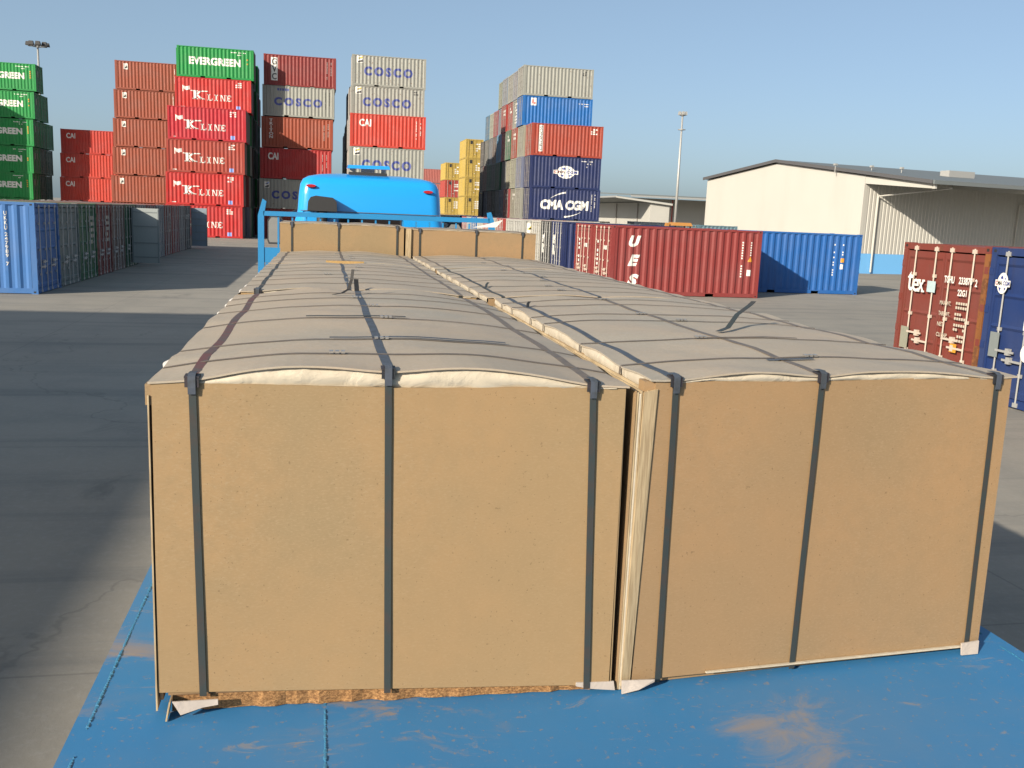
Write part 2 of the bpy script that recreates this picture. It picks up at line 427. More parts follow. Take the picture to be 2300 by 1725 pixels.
class Box: pass
def container(x, y, z, color, label, door='L', L=6.058, H=2.591, near=False, group=None, rot=0., rods=None, dirt=.33, rust=.08, open_leaf=False, cat='shipping container', backs=True, minimal=False):
    m = cmeshes(L, H, door, near); p = paint(color, dirt, rust)
    t = thing('shipping_container', label, cat, (x, y, z), group); t.rotation_euler.z = rot
    def ln(n, k, mt, par=t):
        return link(n, m[k], mt, par)
    ln('frame', 'frame', p); ln('side_panel', 'side_front', p)
    if not minimal: ln('side_panel', 'side_back', p)
    ln('end_panel', 'end_panel', p); ln('roof_panel', 'roof_panel', p)
    if not minimal: ln('floor', 'floor', M_FLOORB)
    da = ln('door', 'door_a', p); 
    if not open_leaf: ln('door', 'door_b', p)
    for r in m['rods']:
        link('lock_rod' if near else 'lock_rods', r, rods or M_RODDARK, t)
    if near:
        for hy in (.05, CW-.05):
            for hz_ in (.35, .95, 1.55, H-.4): ln('hinge', 'hinge', p).location = (.009 if door == 'L' else L-.009, hy, hz_)
        for cx in (-.003, L-.175):
            for cy in (-.003, CW-.159):
                for cz in (0., H-.118):
                    c = ln('corner_casting', 'corner_casting', p); c.location = (cx, cy, cz)
                    h = link('hole_shade', m['hole_shade'], M_HOLESHADE, c)
    b = Box(); b.t = t; b.L = L; b.H = H; b.W = CW; b.prof = m['prof'] if door == 'L' else [(L-x, o) for x, o in reversed(m['prof'])]; b.n = 0; b.door = door
    return b
def put(b, vf, face='front', mat=T_WHITE, name='lettering', lift=.003, rect=None, rot90=False):
    """paint polygons on a container face. vf in face fractions, or in a unit square mapped to rect=(u0,u1,v0,v1)"""
    vs, fs = vf
    if rot90: vs = [(1-y, x) for x, y in vs]
    if rect: u0, u1, v0, v1 = rect; vs = [(u0+a*(u1-u0), v0+c*(v1-v0)) for a, c in vs]
    b.n += 1; lift = lift+.0006*(b.n % 6)
    bm = bmesh.new()
    Lf = b.L if face in ('front', 'back') else b.W
    bv = [bm.verts.new((u*Lf, 0, v*b.H)) for u, v in vs]
    dz = 0
    for f in fs:
        try: bm.faces.new([bv[i] for i in f])
        except ValueError: pass
    bmesh.ops.remove_doubles(bm, verts=bm.verts[:], dist=1e-5)
    if face == 'front':
        lo = min(v.co.x for v in bm.verts); hi = max(v.co.x for v in bm.verts)
        for x, _ in b.prof:
            if lo < x < hi:
                bmesh.ops.bisect_plane(bm, geom=bm.verts[:]+bm.edges[:]+bm.faces[:], plane_co=(x, 0, 0), plane_no=(1, 0, 0))
        for v in bm.verts: v.co.y = prof_at(b.prof, v.co.x)-lift
    elif face == 'left':
        for v in bm.verts: v.co = Vector((.027-lift, b.W-v.co.x, v.co.z))
    elif face == 'leftflat':
        for v in bm.verts: v.co = Vector((-.026-lift, b.W-v.co.x, v.co.z))
    elif face == 'right':
        for v in bm.verts: v.co = Vector((b.L-.027+lift, v.co.x, v.co.z))
    me = bpy.data.meshes.new(name); bm.to_mesh(me); bm.free()
    o = link(name, me, mat, b.t)
    if name == 'number_marks': o['kind'] = 'stuff'
    return o
def text(b, s, rect, face='front', mat=T_WHITE, bold=.02, shear=0., stacked=False, rot90=False, spacing=1., name='lettering', lift=.003):
    return put(b, glyphs(s, bold, shear, stacked, spacing), face, mat, name, lift, rect, rot90)
def dashes(u0, u1, v0, v1, rows, cols, seed=1, vert=False):
    r = random.Random(seed); out = []
    for i in range(rows):
        for j in range(cols):
            if r.random() < .12: continue
            a = u0+(u1-u0)*(j+.12)/cols; c = u0+(u1-u0)*(j+.85)/cols
            h = (v1-v0)/rows; e = v0+h*i+h*.2; f = v0+h*i+h*.8
            out.append(R4(a, c, e, f))
    return polyset(out)
def ident(b, seed=1, mat=T_WHITE, u=(.70, .90), v=.86):     # the small unreadable number block at the upper right
    put(b, dashes(u[0], u[1], v, v+.045, 1, 10, seed), 'front', mat, 'number_marks')
    put(b, dashes(u[0]+.08, u[0]+.14, v-.075, v-.03, 1, 3, seed+1), 'front', mat, 'number_marks')
def vident(b, seed=1, mat=T_WHITE, us=(.87, .925)):
    put(b, dashes(us[0], us[0]+.012, .30, .86, 12, 1, seed), 'front', mat, 'number_marks')
    put(b, dashes(us[1], us[1]+.014, .42, .86, 9, 1, seed+3), 'front', mat, 'number_marks')
def kline(b, seed=1):
    put(b, polyset(serif('K', .225, .385, .33, .60)), mat=T_WHITE)
    for rr_ in (R4(.205,.27,.575,.60), R4(.35,.43,.575,.60)): put(b, polyset([rr_]), mat=T_WHITE)
    put(b, polyset(serif('LINE', .42, .745, .31, .50)), mat=T_WHITE)
    put(b, polyset([[(.105,.72),(.15,.70),(.19,.73),(.195,.62),(.15,.59),(.12,.61)], R4(.10,.108,.55,.74)]), mat=T_WHITE, name='flag_mark')
    put(b, dashes(.79, .88, .74, .92, 3, 3, seed), mat=T_WHITE, name='number_marks')
    put(b, polyset([R4(.80,.855,.06,.18)]), mat=T_BLUE, name='placard')
    put(b, dashes(.07, .13, .06, .1, 1, 2, seed), mat=T_WHITE, name='number_marks')
def cosco_logo(b, u0, v0, w=.085, h=.22, mat=T_YEL):
    put(b, polyset([R4(u0, u0+w, v0, v0+h)]), mat=T_WHITE, name='logo')
    put(b, polyset([[(u0+w*.1, v0+h*.62), (u0+w*.9, v0+h*.95), (u0+w*.9, v0+h*.72), (u0+w*.35, v0+h*.55)]]), mat=mat, name='logo')
    for q_ in ([(u0+w*.1, v0+h*.18), (u0+w*.9, v0+h*.5), (u0+w*.9, v0+h*.1), (u0+w*.1, v0+h*.06)], R4(u0+w*.3, u0+w*.8, v0+h*.6, v0+h*.7)): put(b, polyset([q_]), mat=T_BLACK, name='logo')

# colours (albedo)
GREEN=(.010,.30,.065); KRED=(.52,.022,.024); BROWN=(.33,.078,.043); CAIRED=(.60,.055,.034); OX=(.27,.040,.038); GREY=(.36,.37,.335)
BLUE=(.022,.15,.42); NAVY=(.020,.034,.125); YEL=(.54,.385,.09); UESRED=(.29,.048,.045); LGREY=(.40,.43,.44); SLATE=(.16,.19,.24)
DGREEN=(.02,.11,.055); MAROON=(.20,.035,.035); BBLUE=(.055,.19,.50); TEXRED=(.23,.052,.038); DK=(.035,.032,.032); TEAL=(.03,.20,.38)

cname = lambda c: 'red' if c[0] > 2.2*max(c[1], c[2]) else 'green' if c[1] > 1.25*c[0] and c[1] > c[2] else 'blue' if c[2] > 1.35*c[0] else 'grey'
ordn = ['', 'first', 'second', 'third', 'fourth', 'fifth', 'sixth', 'seventh', 'eighth', 'ninth', 'tenth']
lvl = {1: 'ground', 2: 'second', 3: 'third', 4: 'fourth', 5: 'fifth', 6: 'top'}
# ------------------------------------------------------------------ ground
def ground_mat():
    m, t, b = nodes('yard_concrete')
    v = coords(t, per_object=False)
    big = noise_tex(t, v, .06, 5, .6); mid = noise_tex(t, v, .7, 6, .65); fine = noise_tex(t, v, 14, 6, .7)
    st = noise_tex(t, coords(t, (.05, 1.1, 1), False), 1.0, 5, .65)
    c = mix(t, ramp(t, big, .3, .7), (.222, .206, .178), (.270, .252, .220))
    c = mix(t, ramp(t, mid, .4, .75, 0, .5), c, (.150, .148, .140))
    c = mix(t, ramp(t, fine, .45, .75, 0, .45), c, (.275, .268, .25))
    c = mix(t, ramp(t, st, .50, .70, 0, .6), c, (.13, .128, .124))
    oil = noise_tex(t, v, .33, 7, .7, .8); c = mix(t, ramp(t, oil, .60, .72, 0, .55), c, (.10, .098, .094))
    # slab joints
    br = N(t, 'ShaderNodeTexBrick'); br.offset = 0.; br.inputs['Scale'].default_value = 1.; br.inputs['Brick Width'].default_value = 5.5
    br.inputs['Row Height'].default_value = 5.5; br.inputs['Mortar Size'].default_value = .012; br.inputs['Mortar Smooth'].default_value = .3
    t.links.new(v, br.inputs['Vector'])
    c = mix(t, ramp(t, br.outputs['Fac'], 0, 1, 0, .35), c, (.09, .085, .08))
    vo = N(t, 'ShaderNodeTexVoronoi'); vo.feature = 'DISTANCE_TO_EDGE'; vo.inputs['Scale'].default_value = .075
    wv = t.nodes.new('ShaderNodeVectorMath'); wv.operation = 'ADD'
    nn = N(t, 'ShaderNodeTexNoise'); nn.inputs['Scale'].default_value = .9; nn.inputs['Detail'].default_value = 5; t.links.new(v, nn.inputs['Vector'])
    sc = t.nodes.new('ShaderNodeVectorMath'); sc.operation = 'SCALE'; sc.inputs['Scale'].default_value = 2.2
    t.links.new(nn.outputs['Color'], sc.inputs[0]); t.links.new(v, wv.inputs[0]); t.links.new(sc.outputs[0], wv.inputs[1]); t.links.new(wv.outputs[0], vo.inputs['Vector'])
    c = mix(t, ramp(t, vo.outputs['Distance'], .0, .003, .28, 0), c, (.08, .075, .07))
    t.links.new(c, b.inputs['Base Color']); b.inputs['Roughness'].default_value = .85; b.inputs['Specular IOR Level'].default_value = .3
    bump(t, b, fine, .25, .01); return m
g = MB(); g.add([(-2500,-400,0),(2500,-400,0),(2500,4500,0),(-2500,4500,0)], [(0,1,2,3)])
struct('ground', g, ground_mat())

# ------------------------------------------------------------------ warehouses
def corr_wall(x0, x1, y, z0, z1, pitch=.30, deep=.03):
    n = int((x1-x0)/pitch); mb = MB(); pts = []
    for i in range(n):
        s = x0+i*pitch; pts += [(s, 0), (s+.17, 0), (s+.20, deep), (s+.27, deep)]
    pts.append((x0+n*pitch, 0)); k = len(pts)
    mb.add([(x, y+o, z) for z in (z0, z1) for x, o in pts], [(i, i+1, k+i+1, k+i) for i in range(k-1)]); return mb
wh = thing('warehouse', 'large cream warehouse with blue base band, low gable and long canopy', 'warehouse', (34.1, 55.5, 0))
wh.rotation_euler.z = radians(10)      # the shed stands a little askew to the yard
GX, Y0, Y1, EZ, RZ, XE = 34.1, 55.5, 73.8, 6.25, 7.36, 95.
ym = (Y0+Y1)/2
gb = MB(); gb.prism([(GX,Y0,1.30),(GX,Y1,1.30),(GX,Y1,EZ+.05),(GX,ym,RZ),(GX,Y0,EZ)], (.25,0,0)); part(gb, 'gable_wall', M_CREAM, wh)
part(MB().box(GX-.004, GX+.25, Y0, Y1, 0, 1.296), 'gable_base', M_DADO, wh)
part(corr_wall(GX+.26, XE, Y0+.01, 1.30, EZ-.02), 'long_wall', M_CREAM, wh)
part(MB().box(GX+.25, XE, Y0, Y0+.2, 0, 1.296), 'base_band', M_DADO, wh)
part(MB().box(GX+.26, XE, Y1-.2, Y1, 0, EZ), 'back_wall', M_CREAM, wh); part(MB().box(XE, XE+.2, Y0, Y1, 0, EZ), 'end_wall', M_CREAM, wh)
CY = 49.65; LZ = 5.70
rf = MB()
for (ya, za, yb, zb) in ((CY, LZ, ym, RZ+.10), (ym, RZ+.10, Y1+.3, EZ+.12)):
    rf.hexa([(GX-.22,ya,za),(XE+.3,ya,za),(XE+.3,yb,zb),(GX-.22,yb,zb),(GX-.22,ya,za+.13),(XE+.3,ya,za+.13),(XE+.3,yb,zb+.13),(GX-.22,yb,zb+.13)])
part(rf, 'roof', M_ROOF, wh)
vt = MB().hexa([(GX-.27,CY,LZ-.06),(GX-.225,CY,LZ-.06),(GX-.225,ym,RZ+.04),(GX-.27,ym,RZ+.04),(GX-.27,CY,LZ+.16),(GX-.225,CY,LZ+.16),(GX-.225,ym,RZ+.26),(GX-.27,ym,RZ+.26)])
vt.hexa([(GX-.27,ym,RZ+.04),(GX-.225,ym,RZ+.04),(GX-.225,Y1+.3,EZ+.06),(GX-.27,Y1+.3,EZ+.06),(GX-.27,ym,RZ+.26),(GX-.225,ym,RZ+.26),(GX-.225,Y1+.3,EZ+.28),(GX-.27,Y1+.3,EZ+.28)])
part(vt, 'verge_trim', M_TRIM, wh)
part(MB().box(GX-.2, XE, CY-.12, CY-.002, LZ-.08, LZ+.15), 'gutter', M_ROOF, wh)
for i, bx in enumerate((GX+.02, GX+7.4, GX+14.8, GX+22.2, GX+29.6)):
    bm_ = MB(); bm_.hexa([(bx,CY+.25,LZ-.32),(bx+.18,CY+.25,LZ-.32),(bx+.18,Y0-.01,EZ-.50),(bx,Y0-.01,EZ-.50),(bx,CY+.25,LZ-.05),(bx+.18,CY+.25,LZ-.05),(bx+.18,Y0-.01,EZ-.02),(bx,Y0-.01,EZ-.02)])
    bm_.box(bx+.02, bx+.16, CY+.05, CY+.25, LZ-.34, LZ-.02)
    part(bm_, 'canopy_beam', M_CREAM, wh)
for dx in (1.1, 13.6, 26.):
    dp = MB(); dp.tube((GX+dx, Y0-.12, .1), (GX+dx, Y0-.12, 5.0), .06, n=8); dp.path([(GX+dx, Y0-.12, 5.0), (GX+dx+.4, CY+.2, LZ-.25)], .05, 8)
    part(dp, 'downpipe', M_CREAM, wh)
part(MB().box(41.8, 44.1, 56.2, 57.0, 6.4, 7.02), 'roof_ventilator', M_GALV, wh)
for px_, py_ in ((33.8, 58.1), (36.4, 57.6), (38.6, 57.2)): part(MB().tube((px_, py_, 6.4), (px_, py_, 7.0), .03, n=6).box(px_-.10, px_+.10, py_-.1, py_+.1, 6.96, 7.08), 'roof_lamp', M_GALV, wh)

def far(p, k): return (p[0]*k, p[1]*k, CAMH+(p[2]-CAMH)*k)
class FB(MB):
    def add(s, vs, fs): return MB.add(s, [far(v, FK) if v[2] > 0 else (v[0]*FK, v[1]*FK, 0) for v in vs], fs)
FK = 1.5
wa = thing('warehouse', 'small far cream warehouse with rising canopy, just right of the dark blue stack', 'warehouse', (53.3, 150, 0))
part(FB().prism([(35.55,100,0),(37.8,100,0),(37.8,100,4.70),(35.55,100,4.98)], (0,.25,0)), 'gable_wall', M_CREAM, wa)
part(FB().box(35.55, 35.8, 100.25, 122, 0, 4.9), 'long_wall', M_CREAM, wa); part(FB().box(37.55, 37.8, 100.25, 122, 0, 4.6), 'back_wall', M_CREAM, wa)
part(FB().hexa([(31.5,99.7,5.30),(38.0,99.7,4.72),(38.0,122.3,4.72),(31.5,122.3,5.30),(31.5,99.7,5.44),(38.0,99.7,4.86),(38.0,122.3,4.86),(31.5,122.3,5.44)]), 'roof', M_ROOF, wa)
part(FB().hexa([(31.45,99.60,5.22),(38.0,99.60,4.62),(38.0,99.69,4.62),(31.45,99.69,5.22),(31.45,99.60,5.40),(38.0,99.60,4.82),(38.0,99.69,4.82),(31.45,99.69,5.40)]), 'verge_trim', M_CREAM, wa)
part(FB().box(31.36, 31.49, 99.7, 122, 5.26, 5.44), 'gutter', M_GALV, wa)
for yy in (104., 112., 120.): part(FB().tube((35.45, yy, 0), (35.45, yy, 4.8), .06, n=6), 'downpipe', M_RODDARK, wa)

wb = thing('warehouse', 'far cream warehouse with a long dark flat canopy, left of the big gable', 'warehouse', (62.4, 186, 0))
part(FB().box(41.6, 75, 131.2, 131.5, 0, 6.1), 'long_wall', M_CREAM, wb); part(FB().box(41.6, 41.9, 131.5, 150, 0, 6.1), 'gable_wall', M_CREAM, wb)
part(FB().hexa([(41.2,124,6.25),(75,124,6.25),(75,150,7.0),(41.2,150,7.0),(41.2,124,6.42),(75,124,6.42),(75,150,7.17),(41.2,150,7.17)]), 'roof', M_ROOF, wb)
part(FB().box(41.2, 75, 123.86, 123.99, 6.05, 6.24), 'gutter', M_GALV, wb)
for xx in (44.5, 50., 56.): part(FB().tube((xx, 131.1, 0), (xx, 131.1, 6.), .07, n=6), 'downpipe', M_RED if xx == 50. else M_RODDARK, wb)

# ------------------------------------------------------------------ high mast lights
def mast(x, y, h, label, n, rr, lower):
    t = thing('light_mast', label, 'light mast', (x, y, 0), 'high lamp masts above the yard')
    part(MB().tube((x, y, 0), (x, y, h), .24, .13, n=12), 'pole', M_GALV, t, True)
    ring = MB(); pts = [(x+rr*.75*cos(a), y+rr*.75*sin(a), h-.15) for a in [2*pi*i/16 for i in range(17)]]
    ring.path(pts, .06, 6)
    for i in range(4):
        a = pi*i/2+.4; ring.tube((x, y, h-.35), (x+rr*.75*cos(a), y+rr*.75*sin(a), h-.15), .05, n=6)
    part(ring, 'lamp_ring', M_GALV, t)
    for i in range(n):
        a = 2*pi*i/n+.3; px, py = x+rr*cos(a), y+rr*sin(a)
        k_ = 1 if lower == 0 else .5; lp = MB(); lp.hexa([(px-.34*k_,py-.3*k_,h-.12),(px+.34*k_,py-.3*k_,h-.12),(px+.34*k_,py+.3*k_,h-.12),(px-.34*k_,py+.3*k_,h-.12),(px-.26*k_,py-.22*k_,h+.38),(px+.26*k_,py-.22*k_,h+.38),(px+.26*k_,py+.22*k_,h+.38),(px-.26*k_,py+.22*k_,h+.38)])
        part(lp, 'floodlight', M_BLACK if lower == 0 else M_GALV, t)
    if lower:
        part(MB().path([(x+.55*cos(a), y+.55*sin(a), lower) for a in [2*pi*i/12 for i in range(13)]], .06, 6), 'collar', M_GALV, t)
mast(-40.1, 150, 24.0, 'high mast with dark floodlights rising behind the green stack at left', 8, 1.2, 0)
mast(54.0, 140, 19.2, 'slim pale mast with lamp ring standing beyond the warehouses at right', 6, .55, 16.9)

# ------------------------------------------------------------------ container stacks
# far-left green stack
gz = [0, 2.44, 5.02, 7.65, 10.30, 12.95]; gxr = [-28.75,-28.6,-28.45,-28.3,-28.1,-27.85]
lab = {0:'lowest, behind the blue row', 1:'second from the ground', 2:'third from the ground', 3:'fourth from the ground, half in shadow', 4:'just below the top, sunlit', 5:'topmost, by the lamp mast'}
for k in range(6):
    b = container(gxr[k]-6.058, 103, gz[k], GREEN, 'green block-lettered container in the far left stack, '+lab[k], 'R', group='green containers of the far left stack', rust=.02, dirt=.12)
    text(b, 'EVERGREEN', (.155,.83,.42,.66), bold=.045); ident(b, k)
    put(b, dashes(.905,.93,.45,.75,4,1,k), mat=T_ORANGE, name='number_marks')
    for uu in (.3, .62): put(b, polyset([R4(uu,uu+.07,.55,.78)]), 'right', T_GREEN, 'vent')
for r, top in ((1, 5), (2, 4)):
    for k in range(1, top):
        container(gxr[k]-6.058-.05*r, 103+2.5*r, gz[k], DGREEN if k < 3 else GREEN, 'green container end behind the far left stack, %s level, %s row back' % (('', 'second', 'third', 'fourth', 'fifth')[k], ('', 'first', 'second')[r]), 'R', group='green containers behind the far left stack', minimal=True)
# small dark fill between
for k in range(3): container(-27.6, 118, k*2.591, LGREY if k == 2 else DK, ('pale' if k == 2 else 'dark')+' container in the slit between the green stack and the red ones'+(', lower of two' if k == 0 else ', upper of two' if k == 1 else ''), 'L', minimal=True)
# CAI stack
for k in range(4):
    b = container(-26.85+.12*k-.2, 106.5, k*2.44, (.56,.045,.03) if k == 3 else CAIRED, 'bright red container with short white lettering beside the green stack, %s' % ('topmost', 'second from top', 'third from top', 'lowest')[3-k], 'L', H=2.438, group='red containers beside the green stack', rust=.02)
    text(b, 'CAI', (.09,.235,.62,.84), bold=.03); vident(b, k)
# brown stack
bz = [0, 2.49, 5.13, 7.75, 10.38, 12.99]; bxl = [-19.85,-19.8,-19.6,-19.48,-19.33,-19.15]
for k in range(6):
    b = container(bxl[k], 96.25, bz[k], BROWN, 'terracotta container with one small square logo, %s of its stack' % ('lowest', 'second from the ground', 'third from the ground', 'third from the top', 'second from the top', 'topmost')[k], 'L', group='terracotta containers', rust=.06)
    put(b, polyset([R4(.13,.19,.70,.90)]), mat=T_WHITE, name='logo'); put(b, polyset([[(.138,.73),(.183,.73),(.183,.80),(.165,.86),(.16,.80)]]), mat=T_BLACK, name='logo')
    vident(b, k)
    container(bxl[k], 98.8, bz[k], BROWN, 'terracotta container hidden behind the terracotta stack, %s level' % lvl[k+1], 'L', group='terracotta containers behind', minimal=True)
# K stack
kx = [-12.62,-12.52,-12.40,-12.27,-12.02,-11.80]; ky = [81,81,81,81,83.5,83.5]
kc = [KRED, (.54,.024,.022), (.40,.055,.035), (.52,.018,.034), (.56,.03,.026)]
kl = ['bright red serif-lettered container at ground level, mostly behind the left row', 'bright red container with white serif lettering, just above the ground one', 'faded brick red container with white serif lettering, third from the ground', 'crimson container with white serif lettering, fourth from the ground', 'worn red container with white serif lettering, right under the green top one']
for k in range(5):
    b = container(kx[k], ky[k], k*2.591, kc[k], kl[k], 'R', group='red containers with serif lettering', rust=.12 if k in (2, 4) else .05); kline(b, k+1)
b = container(kx[5], 83.5, 5*2.591, GREEN, 'bright green container with white block lettering topping the red stack', 'R', H=2.438, rust=.02, dirt=.1)
text(b, 'EVERGREEN', (.155,.83,.42,.67), bold=.045); ident(b, 9); put(b, dashes(.905,.93,.5,.7,3,1,4), mat=T_ORANGE, name='number_marks')
cols = [DGREEN, MAROON, KRED, DGREEN, GREEN, SLATE]
for r in range(1, 7):
    for k in range(6):
        if r == 1 and k >= 4: continue
        container(-12.2+rnd.uniform(-.12,.12), 81+2.5*r+(.05 if r == 1 else 0), k*2.591, cols[(k*2+r*5) % 6] if k < 5 else GREEN, '%s container end shaded behind the red serif stack, %s level, %s row back' % (cname(cols[(k*2+r*5) % 6] if k < 5 else GREEN), lvl[k+1], ordn[r]), 'R', group='containers in the rows behind the red serif stack', minimal=True)
# GVC / triton stack
gx = [-5.55,-5.48,-5.40,-5.28,-5.17,-5.05]; gzz = [0,2.53,5.15,7.78,10.42,12.94]
def put_stack3():
    b = container(gx[0], 85.5, gzz[0], OX, 'dark red container at the bottom of the stack left of the truck cab', 'R')
    b = container(gx[1], 85.5, gzz[1], GREY, 'grey container with navy letters, low in the stack and half behind the truck cab', 'R', rust=.1)
    text(b, 'COSCO', (.17,.83,.34,.62), mat=T_NAVY, bold=.05, spacing=1.4); cosco_logo(b, .07, .7, .07, .2, T_BLUE)
    b = container(gx[2], 85.5, gzz[2], (.45,.03,.03), 'deep red container with short white lettering, shaded, just above the cab roof', 'R', rust=.02)
    text(b, 'CAI', (.11,.255,.62,.85), bold=.03); vident(b, 3)
    b = container(gx[3], 85.5, gzz[3], (.36,.075,.036), 'rust brown container with white letters running downward, its right part sunlit', 'R', rust=.1)
    text(b, 'TRITON', (.105,.165,.30,.93), bold=.02, stacked=True); vident(b, 5)
    b = container(gx[4], 85.5, gzz[4], GREY, 'grey container with navy letters, second from the top, crossed by a diagonal shadow', 'R', rust=.1)
    text(b, 'COSCO', (.16,.83,.35,.62), mat=T_NAVY, bold=.05, spacing=1.4); put(b, dashes(.20,.37,.80,.93,1,5,3), mat=T_NAVY, name='number_marks'); vident(b, 8, T_BLACK)
    b = container(gx[5], 85.5, gzz[5], OX, 'dark red container with a white upright letter plate on top of its stack', 'R', rust=.06)
    put(b, polyset([R4(.10,.19,.17,.90)]), mat=T_WHITE, name='letter_plate'); text(b, 'GVC', (.112,.178,.20,.87), mat=T_BLACK, bold=.02, stacked=True); vident(b, 2)
    for k in range(6): container(gx[k]-.05, 88.05, gzz[k], (OX, GREY, KRED, BROWN, SLATE, MAROON)[k], 'container hidden behind the stack left of the truck cab, %s level' % lvl[k+1], 'R', group='containers behind the stack left of the cab', minimal=True)
put_stack3()
# COSCO stack right of it
b = container(1.95, 78, 0, GREY, 'grey container at ground level behind the truck cab', 'L', rust=.1)
b = container(1.95, 78, 2.591, OX, 'dark red container behind the truck cab, second from the ground', 'L')
b = container(1.98, 78, 5.182, GREY, 'grey container with navy letters right above the cab roof hatch', 'L', rust=.16)
text(b, 'COSCO', (.17,.83,.32,.62), mat=T_NAVY, bold=.05, spacing=1.4); cosco_logo(b, .065, .74)
b = container(2.06, 78, 7.773, CAIRED, 'vivid orange red container with short white lettering, between the grey ones', 'L', rust=.02, dirt=.12)
text(b, 'CAI', (.12,.275,.62,.84), bold=.03); vident(b, 4)
b = container(2.16, 80.5, 10.364, GREY, 'grey container with navy letters and brown stained bottom, second from top', 'L', H=2.438, rust=.16)
text(b, 'COSCO', (.16,.82,.34,.64), mat=T_NAVY, bold=.05, spacing=1.4); cosco_logo(b, .065, .74); put(b, dashes(.85,.92,.78,.93,2,3,3), mat=T_BLACK, name='number_marks')
b = container(2.24, 80.5, 12.802, GREY, 'rust edged grey container with navy letters at the very top of its stack', 'L', H=2.438, rust=.18)
text(b, 'COSCO', (.16,.82,.34,.64), mat=T_NAVY, bold=.05, spacing=1.4); cosco_logo(b, .065, .74)
for r in range(1, 11):
    for k in range(4 if r > 4 else 5):
        if r == 1 and k == 4: continue
        container(2.05+rnd.uniform(-.1,.1), 78+2.5*r+(.05 if r == 1 else 0), k*2.591, (SLATE, NAVY, DK, DGREEN)[(r+k) % 4], 'dark sliver of a container behind the grey navy-lettered stack, %s level, %s row back' % (lvl[k+1], ordn[r]), 'L', group='containers in the rows behind the grey stack', minimal=True)
# right stack (front)
SL = lambda c: c
b = container(16.85, 76.8, 0, LGREY, 'pale grey container under the two navy ones, nearly hidden', 'L', rust=.1)
b = container(16.75, 76.8, 2.591, NAVY, 'navy container with large white slanted lettering and swooshes', 'L', rust=.03, dirt=.12)
text(b, 'CMA CGM', (.155,.845,.33,.64), bold=.055, shear=.10)
def arc(x0, y0, x1, y1, bow, w0, w1, n=8):
    top, bot = [], []
    for i in range(n+1):
        s = i/n; x = x0+(x1-x0)*s; y = y0+(y1-y0)*s+bow*4*s*(1-s); w = w0+(w1-w0)*s
        top.append((x, y+w)); bot.append((x, y-w))
    return [bot[i:i+2]+top[i:i+2][::-1] for i in range(n)]
put(b, polyset(arc(.29,.68,.51,.88,.035,.004,.028)), name='swoosh'); put(b, polyset(arc(.50,.11,.73,.27,-.03,.026,.004)), name='swoosh')
vident(b, 6, us=(.875, .92))
b = container(16.68, 76.8, 5.182, NAVY, 'navy container with a round white globe emblem, below the brick red one', 'L', rust=.04, dirt=.14)
def globe(b, u, v, ru, rv, face='front'):
    ell = lambda a, c: [(u+a*cos(2*pi*i/24), v+c*sin(2*pi*i/24)) for i in range(24)]
    put(b, polyset([ell(ru*.72, rv)]), face, T_WHITE, 'emblem')
    for q_ in ([(u-ru*.35, v+rv*.55), (u-ru*.1, v+rv*.75), (u+ru*.05, v+rv*.45), (u-ru*.2, v+rv*.35)], [(u+ru*.2, v+rv*.6), (u+ru*.4, v+rv*.45), (u+ru*.3, v+rv*.32)], [(u-ru*.5, v-rv*.4), (u-ru*.15, v-rv*.42), (u-ru*.25, v-rv*.8)], [(u+ru*.25, v-rv*.4), (u+ru*.5, v-rv*.42), (u+ru*.3, v-rv*.75)]): put(b, polyset([q_]), face, T_NAVY, 'emblem')
    put(b, polyset([R4(u-ru, u+ru, v-rv*.30, v+rv*.30)]), face, T_WHITE, 'emblem')
    put(b, glyphs('CMA', .04), face, T_RED, 'lettering', .003, (u-ru*.94, u-ru*.06, v-rv*.2, v+rv*.22)); put(b, glyphs('CGM', .04), face, T_NAVY, 'lettering', .003, (u+ru*.04, u+ru*.94, v-rv*.2, v+rv*.22))
globe(b, .505, .52, .175, .20); ident(b, 3, u=(.72,.88)); put(b, dashes(.79,.81,.68,.80,2,1,4), name='number_marks')
b = container(16.72, 76.8, 7.773, (.40,.065,.038), 'brick red container jutting out right, with a white upright plate', 'L', rust=.06)
put(b, polyset([R4(.10,.155,.13,.94)]), mat=T_WHITE, name='letter_plate'); text(b, 'CRONOS', (.11,.146,.16,.92), mat=T_BLACK, bold=.02, rot90=True); put(b, dashes(.82,.92,.72,.92,3,3,3), name='number_marks')
b = container(16.40, 79.4, 10.364, (.018,.16,.50), 'bright blue container with a small white square logo, high in the right stack', 'L', H=2.438, rust=.02)
put(b, polyset([R4(.115,.19,.68,.93)]), mat=T_WHITE, name='logo'); [put(b, polyset([q_]), mat=T_RED, name='logo') for q_ in (R4(.13,.15,.74,.88), R4(.158,.178,.72,.80))]; ident(b, 4, u=(.80,.95), v=.80)
b = container(16.36, 79.4, 12.802, GREY, 'plain grey container with rusty frame at the top right of all stacks', 'L', H=2.438, rust=.12)
put(b, dashes(.84,.90,.76,.92,3,2,6), mat=T_BLACK, name='number_marks')
